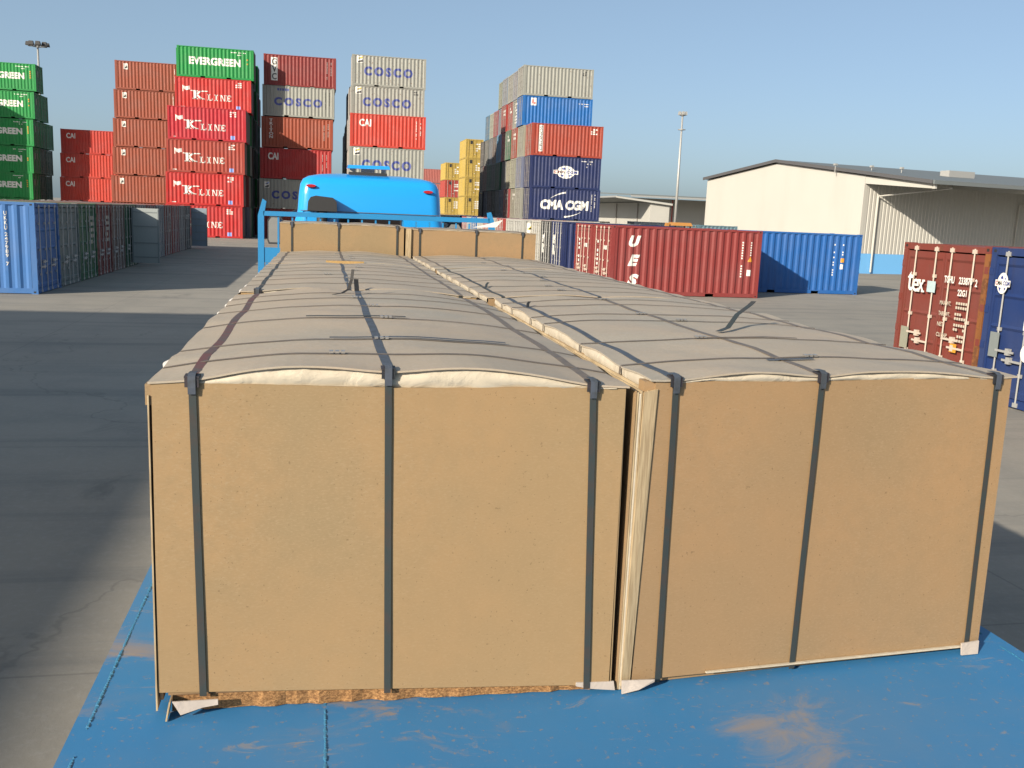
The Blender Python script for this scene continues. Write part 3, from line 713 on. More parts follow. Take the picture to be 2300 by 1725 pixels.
endc = {6: [None, (.30,.31,.36), GREY, (.27,.31,.37), (.30,.34,.24)],
        5: [None, (.35,.37,.33), (.42,.05,.04), (.40,.05,.04), (.20,.23,.32), (.36,.05,.06), (.45,.48,.38), TEAL],
        4: [None, (.36,.37,.30), (.40,.07,.045), (.05,.19,.10), (.46,.03,.04), (.06,.30,.55), (.12,.07,.06), SLATE, (.16,.17,.16), DK],
        3: [None, (.20,.23,.34), (.37,.38,.28), (.45,.43,.32), SLATE, DGREEN, (.10,.12,.12), DGREEN, (.18,.04,.03), DK],
        2: [None, (.36,.36,.31), (.32,.31,.24), (.36,.06,.07), (.10,.16,.30), SLATE, DK, (.10,.03,.03), NAVY, DK],
        1: [None, (.60,.60,.52), (.45,.45,.42), LGREY, (.40,.05,.045), (.50,.50,.46), BLUE, (.45,.43,.36), MAROON, LGREY]}
for k in range(1, 7):
    z = (k-1)*2.591 if k < 6 else 12.802
    for r in range(1, len(endc[k])):
        c = endc[k][r]
        yy = 76.8+2.46*r if k < 5 else 79.4+2.46*r
        b = container(16.5+rnd.uniform(-.10,.10), yy+.03, z, c, '%s container end in the right stack, %s level, %s behind the front one' % (cname(c), lvl[k], ordn[r]), 'L', H=2.591 if k < 5 else 2.438, group='container ends along the left side of the right stack', rust=.08, minimal=True)
        if r in (2, 3) and k in (2, 4, 5): put(b, dashes(.35,.75,.60,.85,2,2,k+r), 'left', T_WHITE, 'number_marks')
        if k == 5 and r == 1: put(b, dashes(.3,.8,.15,.9,7,2,5), 'left', T_WHITE, 'number_marks')
# yellow stacks
def yellow(xr, y, k, c, label, marks=True, grp='yellow containers far down the yard'):
    b = container(xr, y, k*2.591, c, label, 'L', rot=pi/2, group=grp, rust=.04, rods=M_RODYEL if c == YEL else M_GALV, minimal=False)
    if marks:
        put(b, polyset([R4(.25,.40,.74,.92)]), 'left', T_BLACK, 'logo')
        put(b, dashes(.55,.85,.35,.8,4,2,k), 'left', T_WHITE, 'number_marks')
        for uu in (.6,): put(b, dashes(.5,.56,.2,.24,1,1,k), 'left', T_WHITE, 'number_marks')
    return b
for k in range(5): yellow(21.62, 130.5, k, YEL if k else BLUE, ('yellow container in the taller far stack, %s' % ('', 'second from the ground', 'third from the ground', 'second from the top', 'topmost')[k]) if k else 'blue container at the foot of the taller yellow stack')
for k in range(4): yellow(20.58, 144, k, (YEL, YEL, (.45,.07,.055), YEL)[k], ('yellow container at the bottom of the shorter far stack', 'yellow container in the shorter far stack, under the red one', 'red container between yellow ones in the shorter far stack', 'yellow container topping the shorter far stack')[k])
for k in range(3, 5): container(18.5, 180, (k-1)*2.7+.2 if k == 4 else 5.6, (.42,.12,.10), 'faded red container far behind, right of the grey stack, %s' % ('upper' if k == 4 else 'lower'), 'L', minimal=True)
for k in range(2): container(18.5, 180, k*2.8, (.42,.12,.10), 'faded red container at the foot of the far red stack, %s' % ('on the ground', 'second level')[k], 'L', minimal=True)
fc = [(.05,.16,.40), LGREY, (.36,.05,.05), LGREY, NAVY, (.4,.05,.04), (.55,.55,.5), (.05,.18,.4)]
for i in range(8):
    b = container(9.2+i*2.55, 118+.1*(i % 3), 0, fc[i], '%s container end at ground level beyond the headboard, %s from the left' % (cname(fc[i]), ordn[i+1]), 'L', rot=pi/2, group='ground level container ends beyond the headboard', rust=.05)

# ground row at left (doors face right)
lc = [BBLUE, (.20,.25,.24), (.02,.15,.07), MAROON, (.20,.14,.12), DGREEN, (.16,.17,.17), (.20,.05,.045), (.16,.22,.26), MAROON, (.30,.045,.05), (.19,.18,.19), DK]
ll = ['light blue container with downward white lettering, front of the left ground row', 'greyish green container next behind the light blue one', 'green container third in the left ground row', 'maroon container fourth in the left ground row', 'grey brown container fifth in the left ground row', 'dark green container with a pale door standing open', 'grey container just behind the first open door', 'rust red container eighth in the left ground row', 'blue grey container ninth in the left ground row', 'maroon container tenth in the left ground row', 'red container eleventh in the left ground row', 'grey container twelfth in the left ground row', 'black container with pale lettering and an open door at the far end']
ROWX = -8.02
for i in range(13):
    yy = 28.9+i*2.47
    ol = i in (5, 12)
    b = container(ROWX-6.058, yy, 0, lc[i], ll[i], 'R', near=i < 6, group='containers of the left ground row', rods=M_RODPALE, rust=.10 if i else .03, dirt=.3 if i else .12, open_leaf=ol)
    if ol:
        # leaf swung out square to the row, its inner face towards us
        lf = MB(); X0, X1 = ROWX+.02, ROWX+(1.13 if i == 5 else .98); yd = yy+CW-.10 if i == 12 else yy+1.25
        lf.box(X0, X1, yd, yd+.045, .15, 2.46)
        pr = root_of(b.t); o = part(lf, 'door', paint((.42,.47,.47) if i == 5 else (.30,.37,.45), .15, .03), pr); o['label'] = 'pale door leaf standing open'
        rb = MB()
        for zz in ((.40, 1.0, 1.70, 2.30) if i == 5 else (.5, 1.0, 1.4, 1.8, 2.2)): rb.box(X0+.08, X1-.06, yd-.018, yd-.001, zz-.02, zz+.02)
        for xx in (X0+.02, X1-.06): rb.box(xx, xx+.05, yd-.022, yd-.001, .17, 2.44)
        part(rb, 'door_rib', paint((.30,.34,.35), .2, .04), o)
    if i == 0:
        text(b, 'UKKU', (.866,.880,.70,.90), stacked=True, bold=.02); text(b, '247989', (.866,.880,.40,.67), stacked=True, bold=.02); text(b, '7', (.866,.880,.31,.35), bold=.02)
    if i == 12: text(b, 'K LINE', (.15,.80,.70,.80), 'right', T_WHITE, .03)
    if i in (2, 3, 7, 9): put(b, dashes(.58,.88,.45,.85,5,3,i), 'right', T_GREEN, 'number_marks')

# ground rows at right (doors face left)
b = container(10.57, 33.76, 0, UESRED, 'red container with three big white italic letters on its long side', 'L', near=True, rust=.03, dirt=.15, rods=M_RODCREAM)
for s, v0, v1 in (('U', .70,.865), ('E', .425,.59), ('S', .135,.31)): text(b, s, (.115,.19,v0,v1), bold=.062, shear=.30)
put(b, dashes(.868,.880,.30,.84,14,1,3), name='number_marks'); put(b, dashes(.925,.936,.62,.84,6,1,5), name='number_marks')
put(b, polyset([[(.915,.54),(.945,.54),(.93,.62)]]), mat=T_ORANGE, name='warning_mark'); put(b, polyset([R4(.915,.94,.33,.42)]), mat=T_WHITE, name='placard')
put(b, dashes(.20,.30,.25,.78,8,1,5), 'left', T_WHITE, 'number_marks'); put(b, dashes(.55,.75,.62,.72,1,2,5), 'left', T_WHITE, 'number_marks')
b = container(10.5, 36.25, 0, UESRED, 'red container standing right behind the one with italic letters', 'L', near=True, rods=M_RODCREAM, rust=.05)
put(b, dashes(.20,.30,.25,.78,8,1,6), 'left', T_WHITE, 'number_marks'); put(b, dashes(.55,.75,.62,.72,1,2,5), 'left', T_WHITE, 'number_marks')
b = container(16.75, 36.86, 0, (.022,.14,.46), 'bright blue container in part shadow at the right end of the ground row', 'R', near=True, L=6.058, rust=.02, dirt=.12)
put(b, dashes(.79,.802,.30,.84,13,1,7), name='number_marks'); put(b, dashes(.855,.866,.64,.84,5,1,2), name='number_marks')
put(b, polyset([R4(.85,.875,.53,.60)]), mat=T_ORANGE, name='warning_mark'); put(b, polyset([R4(.85,.87,.42,.50)]), mat=T_WHITE, name='placard')
rc = [NAVY, (.05,.055,.06), (.52,.50,.44), (.50,.50,.47), (.52,.52,.48), (.40,.05,.045), (.45,.45,.42), (.36,.05,.05), (.50,.48,.42), BLUE, LGREY, (.36,.04,.05)]
rl = ['navy container whose left side shows past the red doors', 'black container with white lettering on its doors', 'cream grey container behind the black one', 'grey container with a yellow and black emblem on its side', 'pale grey ribbed container behind the emblem one', 'red container visible just above the cardboard load', 'pale grey container further down the right ground row', 'dark red container further down the right ground row', 'cream container further down the right ground row', 'blue container with a white pointed emblem', 'grey container near the far end of the right ground row', 'red container at the far end of the right ground row']
rx = [12.07, 12.07, 12.07, 11.5, 11.5, 11.35, 11.3, 11.3, 11.25, 11.2, 11.2, 11.2]
for i in range(12):
    b = container(rx[i], 47+2.52*i, 0, rc[i], rl[i], 'L', group='containers of the right ground row', rods=M_GALV, rust=.08)
    if i in (0, 1): put(b, dashes(.12,.42,.30,.75,4,2,i+2), 'left', T_WHITE, 'number_marks'); [put(b, polyset([q_]), 'left', T_WHITE, 'lettering') for q_ in (R4(.10,.30,.62,.70), R4(.08,.26,.36,.52))]
    if i == 3: cosco_logo(b, .05, .58, .075, .34)
    if i == 9: put(b, polyset([[(.02,.55),(.10,.66),(.14,.80),(.06,.70),(.0,.62)]]), mat=T_WHITE, name='emblem')
# odd ones seen just over the red container
b = container(32.6, 99-2.6, 0, (.62,.62,.58), 'white ribbed container top just visible above the long red container', 'L', H=2.75)
container(24.3, 98, 0, DK, 'dark container roof seen over the red container, left of the white ribs', 'L', minimal=True)
container(25.6, 62, 0, (.12,.22,.28), 'blue grey container end peeping over the red one before the warehouse', 'L', L=2.991, H=2.70)

fk = thing('loader', 'orange loader roof just showing over the long red container', 'loader', (24.3, 62, 0))
part(MB().hexa([(23.5,61.4,.5),(25.4,61.4,.5),(25.4,62.8,.5),(23.5,62.8,.5),(23.7,61.5,1.35),(25.3,61.5,1.35),(25.3,62.7,1.35),(23.7,62.7,1.35)]), 'body', M_LOADER, fk)
part(MB().hexa([(23.55,61.4,2.58),(25.0,61.4,2.58),(25.0,62.8,2.58),(23.55,62.8,2.58),(23.75,61.5,2.80),(24.9,61.5,2.80),(24.9,62.7,2.80),(23.75,62.7,2.80)]), 'roof', M_LOADER, fk)
for px_ in (23.75, 24.85):
    for py_ in (61.55, 62.6): part(MB().box(px_, px_+.08, py_, py_+.08, 1.35, 2.58), 'roof_post', M_BLACK, fk)
part(MB().hexa([(22.9,61.9,.3),(23.1,61.9,.3),(23.1,62.3,.3),(22.9,62.3,.3),(23.3,61.9,2.75),(23.5,61.9,2.75),(23.5,62.3,2.75),(23.3,62.3,2.75)]), 'mast', M_LOADER, fk)
for px_ in (23.8, 25.0):
    for py_ in (61.3, 62.7): part(MB().tube((px_, py_, .42), (px_, py_+.22, .42), .42, n=16), 'wheel', M_TYRE, fk)
# right foreground containers (doors face the truck)
TX = 11.11
b = container(TX, 14.02, 0, TEXRED, 'rust red container with white serif letters on its locked doors', 'L', near=True, rods=M_RODCREAM, rust=.12, dirt=.3)
for ch, rc_ in (('t', (.105,.178,.648,.792)), ('e', (.172,.252,.645,.740)), ('x', (.238,.322,.648,.737))): put(b, glyphs(ch, .012), 'leftflat', T_WHITE, 'lettering', 0, rc_)
for q_ in (R4(.236,.272,.725,.738), R4(.290,.324,.725,.738), R4(.234,.268,.647,.660), R4(.288,.326,.647,.660)): put(b, polyset([q_]), 'leftflat', T_WHITE, 'lettering', 0)
put(b, polyset([R4(.355,.455,.655,.735)]), 'leftflat', txt_mat('pale_sticker', (.36,.46,.48)), 'sticker', 0)
text(b, 'TGHU', (.55,.665,.735,.785), 'leftflat', bold=.03, lift=0); text(b, '233870', (.715,.86,.735,.785), 'leftflat', bold=.03, lift=0); text(b, '2', (.89,.915,.73,.78), 'leftflat', bold=.03, lift=0)
text(b, '22G1', (.715,.815,.655,.70), 'leftflat', bold=.03, lift=0)
for i, s in enumerate(('MAX.WT.', 'TARE WT.', 'NET', 'CU.CAP.')):
    v = .58-.075*i; text(b, s, (.53,.66 if i != 2 else .60,v,v+.03), 'leftflat', T_GREEN, .02, lift=0)
    put(b, dashes(.71,.84,v-.02,v+.04,2,5,i), 'leftflat', T_GREEN, 'number_marks', 0)
put(b, polyset([R4(.70,.775,.265,.325)]), 'leftflat', T_ORANGE, 'placard', 0); put(b, polyset([R4(.09,.19,.22,.38)]), 'leftflat', txt_mat('data_plate', (.22,.22,.17)), 'data_plate', 0)
link('corner_post', MB().box(-.006,.12,-.004,.125,.12,2.47).mesh('corner_post'), paint((.30,.115,.035), .5, .35), b.t)['label'] = 'rust streaked corner post'
b = container(TX-.03, 11.52, 0, (.018,.045,.17), 'navy container with a round emblem at the right edge of the picture', 'L', near=True, rods=M_GALV, rust=.04)
globe(b, .155, .775, .072, .068, 'leftflat'); put(b, polyset([R4(.40,.56,.50,.56)]), 'leftflat', T_WHITE, 'sticker', 0); text(b, '2210', (.42,.54,.515,.545), 'leftflat', T_RED, .02, lift=0)
ell = [(.455+.05*cos(2*pi*i/20), .36+.055*sin(2*pi*i/20)) for i in range(20)]; put(b, polyset([ell]), 'leftflat', T_WHITE, 'emblem', 0)
ell = [(.455+.022*cos(2*pi*i/20), .36+.035*sin(2*pi*i/20)) for i in range(20)]; put(b, polyset([ell]), 'leftflat', T_GREEN, 'emblem', .002)
put(b, polyset([R4(.10,.19,.30,.46)]), 'leftflat', txt_mat('data_plate', (.16,.18,.18)), 'data_plate', 0)
container(TX+.02, 9.0, 0, UESRED, 'dark red container beside the navy one, outside the picture at right', 'L', near=False)

# stacks outside the picture at left whose shadows reach into it
for c in range(3):
    for k in range(5):
        for yy in ((4.97-12.192, 4.97-24.5) if c == 0 else (4.97-12.192,)):
            t = container(-25.8-2.5*c, yy, k*2.591, (DGREEN, MAROON, BLUE, SLATE, BROWN)[(k+c) % 5], 'long container in the tall stack left of the truck, outside the picture', 'L', L=12.192, rot=pi/2, group='tall stack left of the truck, outside the picture', minimal=True)
for r in range(2):
    for k in range(6):
        container(-44.7, 95.2+2.5*r, k*2.591, (MAROON, SLATE, DGREEN)[k % 3], 'container of the stack beyond the left picture edge', 'R', group='stack beyond the left picture edge', minimal=True)

# ------------------------------------------------------------------ truck
DZ = 1.46
tk = thing('flatbed_truck', 'blue flatbed truck carrying wrapped board bundles, seen from its tail', 'truck', (.8, 2, 0))
part(MB().box(-.615, 2.215, -1.2, 12.05, DZ-.05, DZ), 'deck', M_DECK, tk)
wl = MB()
r_ = random.Random(3)
def weld(mb, xa, ya, xb, yb, n):
    for i in range(n):
        s = i/n; x = xa+(xb-xa)*s; y = ya+(yb-ya)*s
        w = .0022+r_.random()*.0036; h = .001+r_.random()*.003
        if noise.noise((i*.06, xa*9, 0)) > .33: continue
        mb.hexa([(x-w,y-w*1.4,DZ+.0005),(x+w,y-w*1.3,DZ+.0005),(x+w,y+w*1.5,DZ+.0005),(x-w,y+w*1.4,DZ+.0005),(x-w*.4,y-w,DZ+h),(x+w*.4,y-w,DZ+h),(x+w*.4,y+w,DZ+h),(x-w*.4,y+w,DZ+h)])
weld(wl, -.572, -.6, -.585, 5.5, 520); weld(wl, .014, -.6, .010, 3.0, 340); weld(wl, 2.165, -.6, 2.175, 5., 400)
w_ = part(wl, 'weld_seam', M_WELD, tk); w_['kind'] = 'stuff'
fr = MB()
for x in (-.612, 2.15): fr.box(x, x+.062, -1.2, 12.05, DZ-.20, DZ-.052)
for y in [(-1.1+i*1.2) for i in range(11)]: fr.box(-.55, 2.15, y, y+.08, DZ-.15, DZ-.052)
part(fr, 'deck_frame', M_RAILB, tk)
ch = MB()
for x in (.35, 1.17): ch.box(x, x+.09, -1., 16.2, .78, DZ-.16)
part(ch, 'chassis_rails', M_BLACK, tk)
for y in (.9, 2.3, 13.9+1.2):
    for x in (-.35, 1.65):
        wh_ = MB().tube((x, y, .52), (x+.30, y, .52), .52, n=24); o = part(wh_, 'wheel', M_TYRE, tk, False)
        part(MB().tube((x-.01 if x < 0 else x+.29, y, .52), (x+.01 if x < 0 else x+.31, y, .52), .30, n=20), 'rim', M_GALV, o)
    part(MB().tube((-.05, y, .52), (1.65, y, .52), .08, n=8), 'axle', M_BLACK, tk)
# headboard
HY = 11.95
hb = MB(); hb.hexa([(-.72,HY,2.655),(2.09,HY,2.672),(2.09,HY+.06,2.672),(-.72,HY+.06,2.655),(-.72,HY,2.712),(2.09,HY,2.730),(2.09,HY+.06,2.730),(-.72,HY+.06,2.712)])
part(hb, 'headboard_rail', M_RAILB, tk)
part(MB().box(-.70, 2.07, HY+.005, HY+.055, 2.02, 2.08), 'headboard_rail', M_RAILB, tk)
for x0, sgn in ((-.785, 1), (2.10, -1)):
    a = MB(); 
    if sgn > 0: a.prism([(x0-.005,HY,DZ),(x0+.07,HY,DZ),(x0+.07,HY,2.66),(x0+.10,HY,2.83),(x0+.055,HY,2.86),(x0-.002,HY,2.66)], (0,.07,0))
    else: a.prism([(x0-.01,HY,DZ),(x0+.07,HY,DZ),(x0+.065,HY,2.66),(x0+.01,HY,2.81),(x0-.035,HY,2.80),(x0-.012,HY,2.66)], (0,.07,0))
    part(a, 'headboard_post', M_RAILB, tk)
part(MB().box(-.71, 2.08, HY+.012, HY+.04, DZ, 2.018), 'headboard_panel', M_RAILB, tk)
part(MB().prism([(-.714,HY+.008,2.084),(-.40,HY+.008,2.084),(-.40,HY+.008,2.27),(-.714,HY+.008,2.27)], (0,.04,0)), 'headboard_panel', M_RAILB, tk)
for i in range(16):
    x = -.545+i*.17
    if x > 2.0: break
    part(MB().box(x-.010, x+.010, HY+.02, HY+.04, 2.081, 2.654), 'headboard_bar', M_RAILB, tk)
part(MB().prism([(-.785,11.0,DZ),(-.785,HY,DZ),(-.785,HY,2.0)], (.03,0,0)), 'gusset', M_RAILB, tk)
# cab
def cab_ring(z, hw, yb, yf, rad):
    pts = []; xc = .655; hw *= 1.012
    for cx, cy, a0 in ((xc+hw-rad, yb+rad, -90), (xc+hw-rad, yf-rad, 0), (xc-hw+rad, yf-rad, 90), (xc-hw+rad, yb+rad, 180)):
        for i in range(7): a = radians(a0+i*15); pts.append((cx+rad*cos(a), cy+rad*sin(a), z))
    return pts
cb = MB(); levels = [(.9,1.16,13.5,15.9,.18),(1.8,1.15,13.5,15.9,.18),(2.40,1.09,13.5,15.85,.17),(2.735,1.00,13.5,15.75,.16),(2.95,.985,13.50,15.6,.16),(3.10,.965,13.52,15.5,.16),(3.17,.93,13.55,15.4,.15),(3.215,.86,13.63,15.3,.14),(3.25,.72,13.76,15.2,.13),(3.275,.5,13.95,15.1,.12)]
rings = [cab_ring(*l) for l in levels]; n = len(rings[0])
for rg in rings: cb.v += rg
for k in range(len(rings)-1):
    cb.f += [(k*n+i, k*n+(i+1) % n, (k+1)*n+(i+1) % n, (k+1)*n+i) for i in range(n)]
cb.f.append(tuple(range((len(rings)-1)*n, len(rings)*n))); cb.f.append(tuple(range(n))[::-1])
# slight tilt so the roof is a touch higher at left, as the truck leans
body = part(cb, 'cab', M_CAB, tk, True)
part(MB().box(-.315, 1.625, 13.488, 13.497, 2.728, 2.738), 'cab_seam', M_TRIM, tk)
wd = MB().box(.24, 1.06, 13.478, 13.497, 2.36, 2.655); o = part(wd, 'rear_window', M_GLASS, tk); part(MB().box(.21,1.09,13.483,13.496,2.33,2.36).box(.21,1.09,13.483,13.496,2.655,2.685).box(.21,.24,13.483,13.496,2.36,2.655).box(1.06,1.09,13.483,13.496,2.36,2.655), 'seal', M_BLACK, o)
for x in (-.17, 1.46):
    lp = MB(); 
    pts = [(x+.068*cos(a), 13.47, (3.075 if x < 0 else 3.06)+.020*sin(a)) for a in [2*pi*i/14 for i in range(14)]]
    lp.prism(pts, (0,.06,0)); part(lp, 'marker_light', M_RED, tk)
ik = MB(); pf = [(-.215,2.735),(.185,2.735),(.180,2.86),(.13,2.92),(-.10,2.94),(-.17,2.92),(-.205,2.86)]
ik.prism([(x, 13.22, z) for x, z in pf], (0,.275,0)); part(ik, 'air_intake', M_BLACK, tk)
part(MB().tube((-.02,13.32,1.7),(-.02,13.32,2.735),.075,n=12), 'intake_pipe', M_BLACK, tk)
ht = MB(); hx0, hx1 = .33, .94; 
ht.hexa([(hx0,13.80,3.350),(hx1,13.80,3.357),(hx1,14.4,3.374),(hx0,14.4,3.367),(hx0+.015,13.80,3.398),(hx1-.015,13.80,3.405),(hx1-.015,14.4,3.425),(hx0+.015,14.4,3.418)])
o = part(ht, 'roof_hatch', M_CAB, tk)
part(MB().box(.36,.90,13.86,14.35,3.24,3.305), 'hatch_frame', M_BLACK, tk)
for xa, xb in ((.37, .45), (.53, .72), (.82, .88)): part(MB().box(xa, xb, 13.9, 13.95, 3.306, 3.355), 'hatch_strut', M_CREAM, tk)
# mirror seen through the headboard
for s in (-1, 1):
    xm = -.72 if s < 0 else 2.05
    mb = MB(); pf = [(xm-.10,2.20),(xm+.10,2.20),(xm+.12,2.25),(xm+.12,2.56),(xm+.07,2.63),(xm-.07,2.63),(xm-.12,2.56),(xm-.12,2.25)]
    mb.prism([(x, 14.9, z) for x, z in pf], (0,.07,0)); o = part(mb, 'mirror', M_BLACK, tk)
    pf2 = [(xm+(x-xm)*.85, 2.42+(z-2.42)*.88) for x, z in pf]
    part(MB().prism([(x, 14.893, z) for x, z in pf2], (0,.006,0)), 'mirror_glass', M_MIRROR, o)
    part(MB().path([(xm+(.05 if s < 0 else -.05), 14.95, 2.6), (.655+s*1.02, 15.1, 2.75)], .015, 6), 'mirror_arm', M_BLACK, tk)

# ------------------------------------------------------------------ board bundles
def bundle(label, x0, x1, y0, y1, zf0, zf1, ztop, dome, sx, sy, front, seed, smat=None, zbase=DZ, lean=0., noclip=(), chips=False, skew=0.):
    """x0,x1 sides; y0,y1 ends; zf0,zf1 front sheet's lower edge at left/right; sx lengthwise straps, sy crosswise straps"""
    rr = random.Random(seed)
    t = thing('board_bundle', label, 'board bundle', ((x0+x1)/2, (y0+y1)/2, zbase), 'strapped bundles of brown boards on the truck')
    xc = (x0+x1)/2; hw = (x1-x0)/2; th = .005
    def part(mb, *a):
        if skew: mb.v = [(x, y+skew*(x-x0)*max(0, min(1, 1-(y-y0)/(y1-y0))), z) for x, y, z in mb.v]
        return globals()['part'](mb, *a)
    def topz(x, y):
        a = max(-1, min(1, (x-xc)/hw)); z = ztop+dome*(1-abs(a)**2.3)
        e = abs(a)**5
        dn = min(abs(y-s) for s in sy); z += e*(.008 if seed == 1 else .010 if seed == 2 else .005)*(1-math.exp(-(dn/.12)**2))*(1 if dome > .01 else .2)
        for ye in (y0, y1):
            d = abs(y-ye); ds = min(abs(x-s) for s in sx)
            z += (1-abs(a)**3)*(.010 if seed == 1 else .004 if seed == 2 else .009)*(1-math.exp(-(ds/.16)**2))*math.exp(-d/.18)
            z -= (.008 if seed < 3 else .003)*math.exp(-d/.12)*math.exp(-(ds/.10)**2)
        z += .007*noise.noise((x*2.3+seed, y*2.1, 0))+.003*noise.noise((x*6+seed, y*7, 3))
        return z
    # core of stacked sheets
    part(MB().box(x0+.022, x1-.022, y0+.012, y1-.012, zbase+.05, ztop-.03), 'board_stack', M_STACK, t)
    if chips:
        base = MB(); k = 40; vs = []
        for i in range(k+1):
            x = x0+.03+(x1-x0-.05)*i/k; j = rr.uniform(-.006,.006)
            vs += [(x, y0+.020+j, zbase+.003), (x, y0+.016+j*.5, zbase+.052-.01*i/k), (x, y1-.1, zbase+.052-.01*i/k), (x, y1-.1, zbase+.003)]
        f = []
        for i in range(k):
            for j in range(4): f.append((i*4+j, i*4+(j+1) % 4, (i+1)*4+(j+1) % 4, (i+1)*4+j))
        f += [(0,1,2,3), (k*4+3,k*4+2,k*4+1,k*4)]
        base.add(vs, f); part(base, 'chipboard_base', M_CHIP, t)
    else:
        part(MB().box(x0+.04, x1-.03, y0+.02, y1-.05, zbase+.003, zbase+.05), 'base_board', M_BOARD2, t)
    # front and back sheets, the front one a little warped
    def endsheet(y, d, zl, zr, zt_):
        mb = MB(); k = 14; vs = []
        for i in range(k+1):
            s = i/k; x = x0+(x1-x0)*s
            for (dz, zz) in ((0, zl+(zr-zl)*s), (1, zt_+.004*sin(s*7+seed))):
                w = (.0012*sin(s*5+seed)+.0010*sin(s*11+2*seed))*(1 if dz else .5)
                xx = x+(lean*(1 if dz else -.0)*(1-2*s) if lean else 0)
                vs += [(xx, y+w*d*-1-(0 if d > 0 else 0), zz), (xx, y+w*d*-1+.007*d, zz)]
        f = []
        for i in range(k):
            a = i*4; b = a+4
            f += [(a, b, b+2, a+2), (a+1, a+3, b+3, b+1), (a+2, b+2, b+3, a+3), (a, a+1, b+1, b)]
        f += [(0,2,3,1), (k*4, k*4+1, k*4+3, k*4+2)]
        mb.add(vs, f); return mb
    part(endsheet(y0, 1, zf0, zf1, ztop+.003), 'end_sheet', M_BOARD if seed % 2 else M_BOARD2, t)
    part(endsheet(y1, -1, zbase+.05, zbase+.05, ztop-.005), 'end_sheet', M_BOARD2, t)
    # side sheets
    for x, d in ((x0, 1), (x1, -1)):
        mb = MB(); mb.hexa([(x+.002*d,y0+.01,zbase+.04),(x+.010*d,y0+.01,zbase+.04),(x+.010*d,y1-.01,zbase+.04),(x+.002*d,y1-.01,zbase+.04),
                            (x+.002*d,y0+.01,ztop-.022),(x+.010*d,y0+.01,ztop-.022),(x+.010*d,y1-.01,ztop-.022),(x+.002*d,y1-.01,ztop-.022)])
        part(mb, 'side_sheet', M_BOARD2, t)
    # top sheet
    nx, ny = 30, 44; mb = MB(); vs = []
    for j in range(ny+1):
        for i in range(nx+1):
            x = x0-.004+(x1-x0+.008)*i/nx; y = y0-.006+(y1-y0+.012)*j/ny; vs.append((x, y, topz(x, y)+th))
    m = (nx+1)*(ny+1); vs += [(x, y, z-th) for x, y, z in vs]
    f = []; ix = lambda i, j: j*(nx+1)+i
    for j in range(ny):
        for i in range(nx):
            q = (ix(i,j), ix(i+1,j), ix(i+1,j+1), ix(i,j+1)); f.append(q); f.append(tuple(m+k for k in q[::-1]))
    ring = [ix(i,0) for i in range(nx)]+[ix(nx,j) for j in range(ny)]+[ix(i,ny) for i in range(nx,0,-1)]+[ix(0,j) for j in range(ny,0,-1)]
    for a, b_ in zip(ring, ring[1:]+ring[:1]): f.append((a, a+m, b_+m, b_))
    mb.add(vs, f); part(mb, 'top_sheet', M_TOP, t)
    # paper wrap showing under the lid, along both ends and both sides
    def wrap_end(y, d, xa, xb, name='wrap', mat=M_WRAP):
        k = 60; mb = MB(); vs = []
        for i in range(k+1):
            x = xa+(xb-xa)*i/k
            zt_ = topz(x, y)+.001; zb = ztop-.002
            for q in range(4):
                s = q/3; bul = .010*sin(pi*s)+.009*noise.noise((x*11+q*1.1+seed, s*3, 1))+.004*noise.noise((x*40, s*5+seed, 2))
                vs.append((x, y+d*(.008-bul), zb+(zt_-zb)*s))
        mb.add(vs, [(i*4+q, (i+1)*4+q, (i+1)*4+q+1, i*4+q+1) for i in range(k) for q in range(3)])
        return part(mb, name, mat, t, True)
    wrap_end(y0, 1, x0+.03, x1-.03); wrap_end(y1, -1, x0+.05, x1-.05)
    for x, d in ((x0, 1), (x1, -1)):
        k = 90; mb = MB(); vs = []
        for i in range(k+1):
            y = y0+.03+(y1-y0-.06)*i/k; zt_ = topz(x, y)+.002; zb = ztop-(.026 if d > 0 else .010)-.010*noise.noise((y*1.7, seed, 8))
            dn = min(abs(y-s) for s in sy); o = (.030 if seed in (1, 3) and d > 0 else .008 if seed in (2, 4) and d > 0 else .006)*(1-math.exp(-(dn/.08)**2))*(.6+.8*noise.noise((y*3+seed, x, 4)))
            for q in range(4):
                s = q/3; bul = o*sin(pi*s)+.003*noise.noise((y*20, s*4, seed))
                vs.append((x+d*(.0015-bul), y, zb+(zt_-zb)*s))
        mb.add(vs, [(i*4+q, (i+1)*4+q, (i+1)*4+q+1, i*4+q+1) for i in range(k) for q in range(3)])
        part(mb, 'wrap', (M_WHITE if x0 < 0 else M_WRAP2) if d > 0 else M_WRAP2, t, True)
    # lengthwise straps
    for n_, s in enumerate(sx):
        dx = front.get(n_, 0.)
        zb = zf0+(zf1-zf0)*(s-x0)/(x1-x0)-.01
        pts = [(s+dx, y0-.0045, zb)]+[(s+dx*(1-i/6), y0-.0045-.0006*sin(i*1.3+seed), zb+(topz(s, y0)-zb)*i/6) for i in range(1, 7)]
        o = part(MB().ribbon(pts, (1,0,0), .0088, .0010), 'strap', M_STRAP, t)
        tp = [(s, y0-.011, topz(s, y0)+.004)]+[(s+.003*sin(i*.7+seed*2), y0+(y1-y0)*i/26, topz(s, y0+(y1-y0)*i/26)+th+.002) for i in range(27)]
        mt = (smat or {}).get(n_, M_STRAPT)
        part(MB().ribbon(tp, (1,0,0), .0125 if seed in (1, 2) else .010, -.0015), 'strap', mt, t)
        part(MB().ribbon([(s, y1+.010, ztop), (s, y1+.010, zbase+.06)], (1,0,0), .0125, .0015), 'strap', M_STRAP, t)
        # corner clip over the front edge
        if n_ in noclip: continue
        zt_ = topz(s, y0)+th
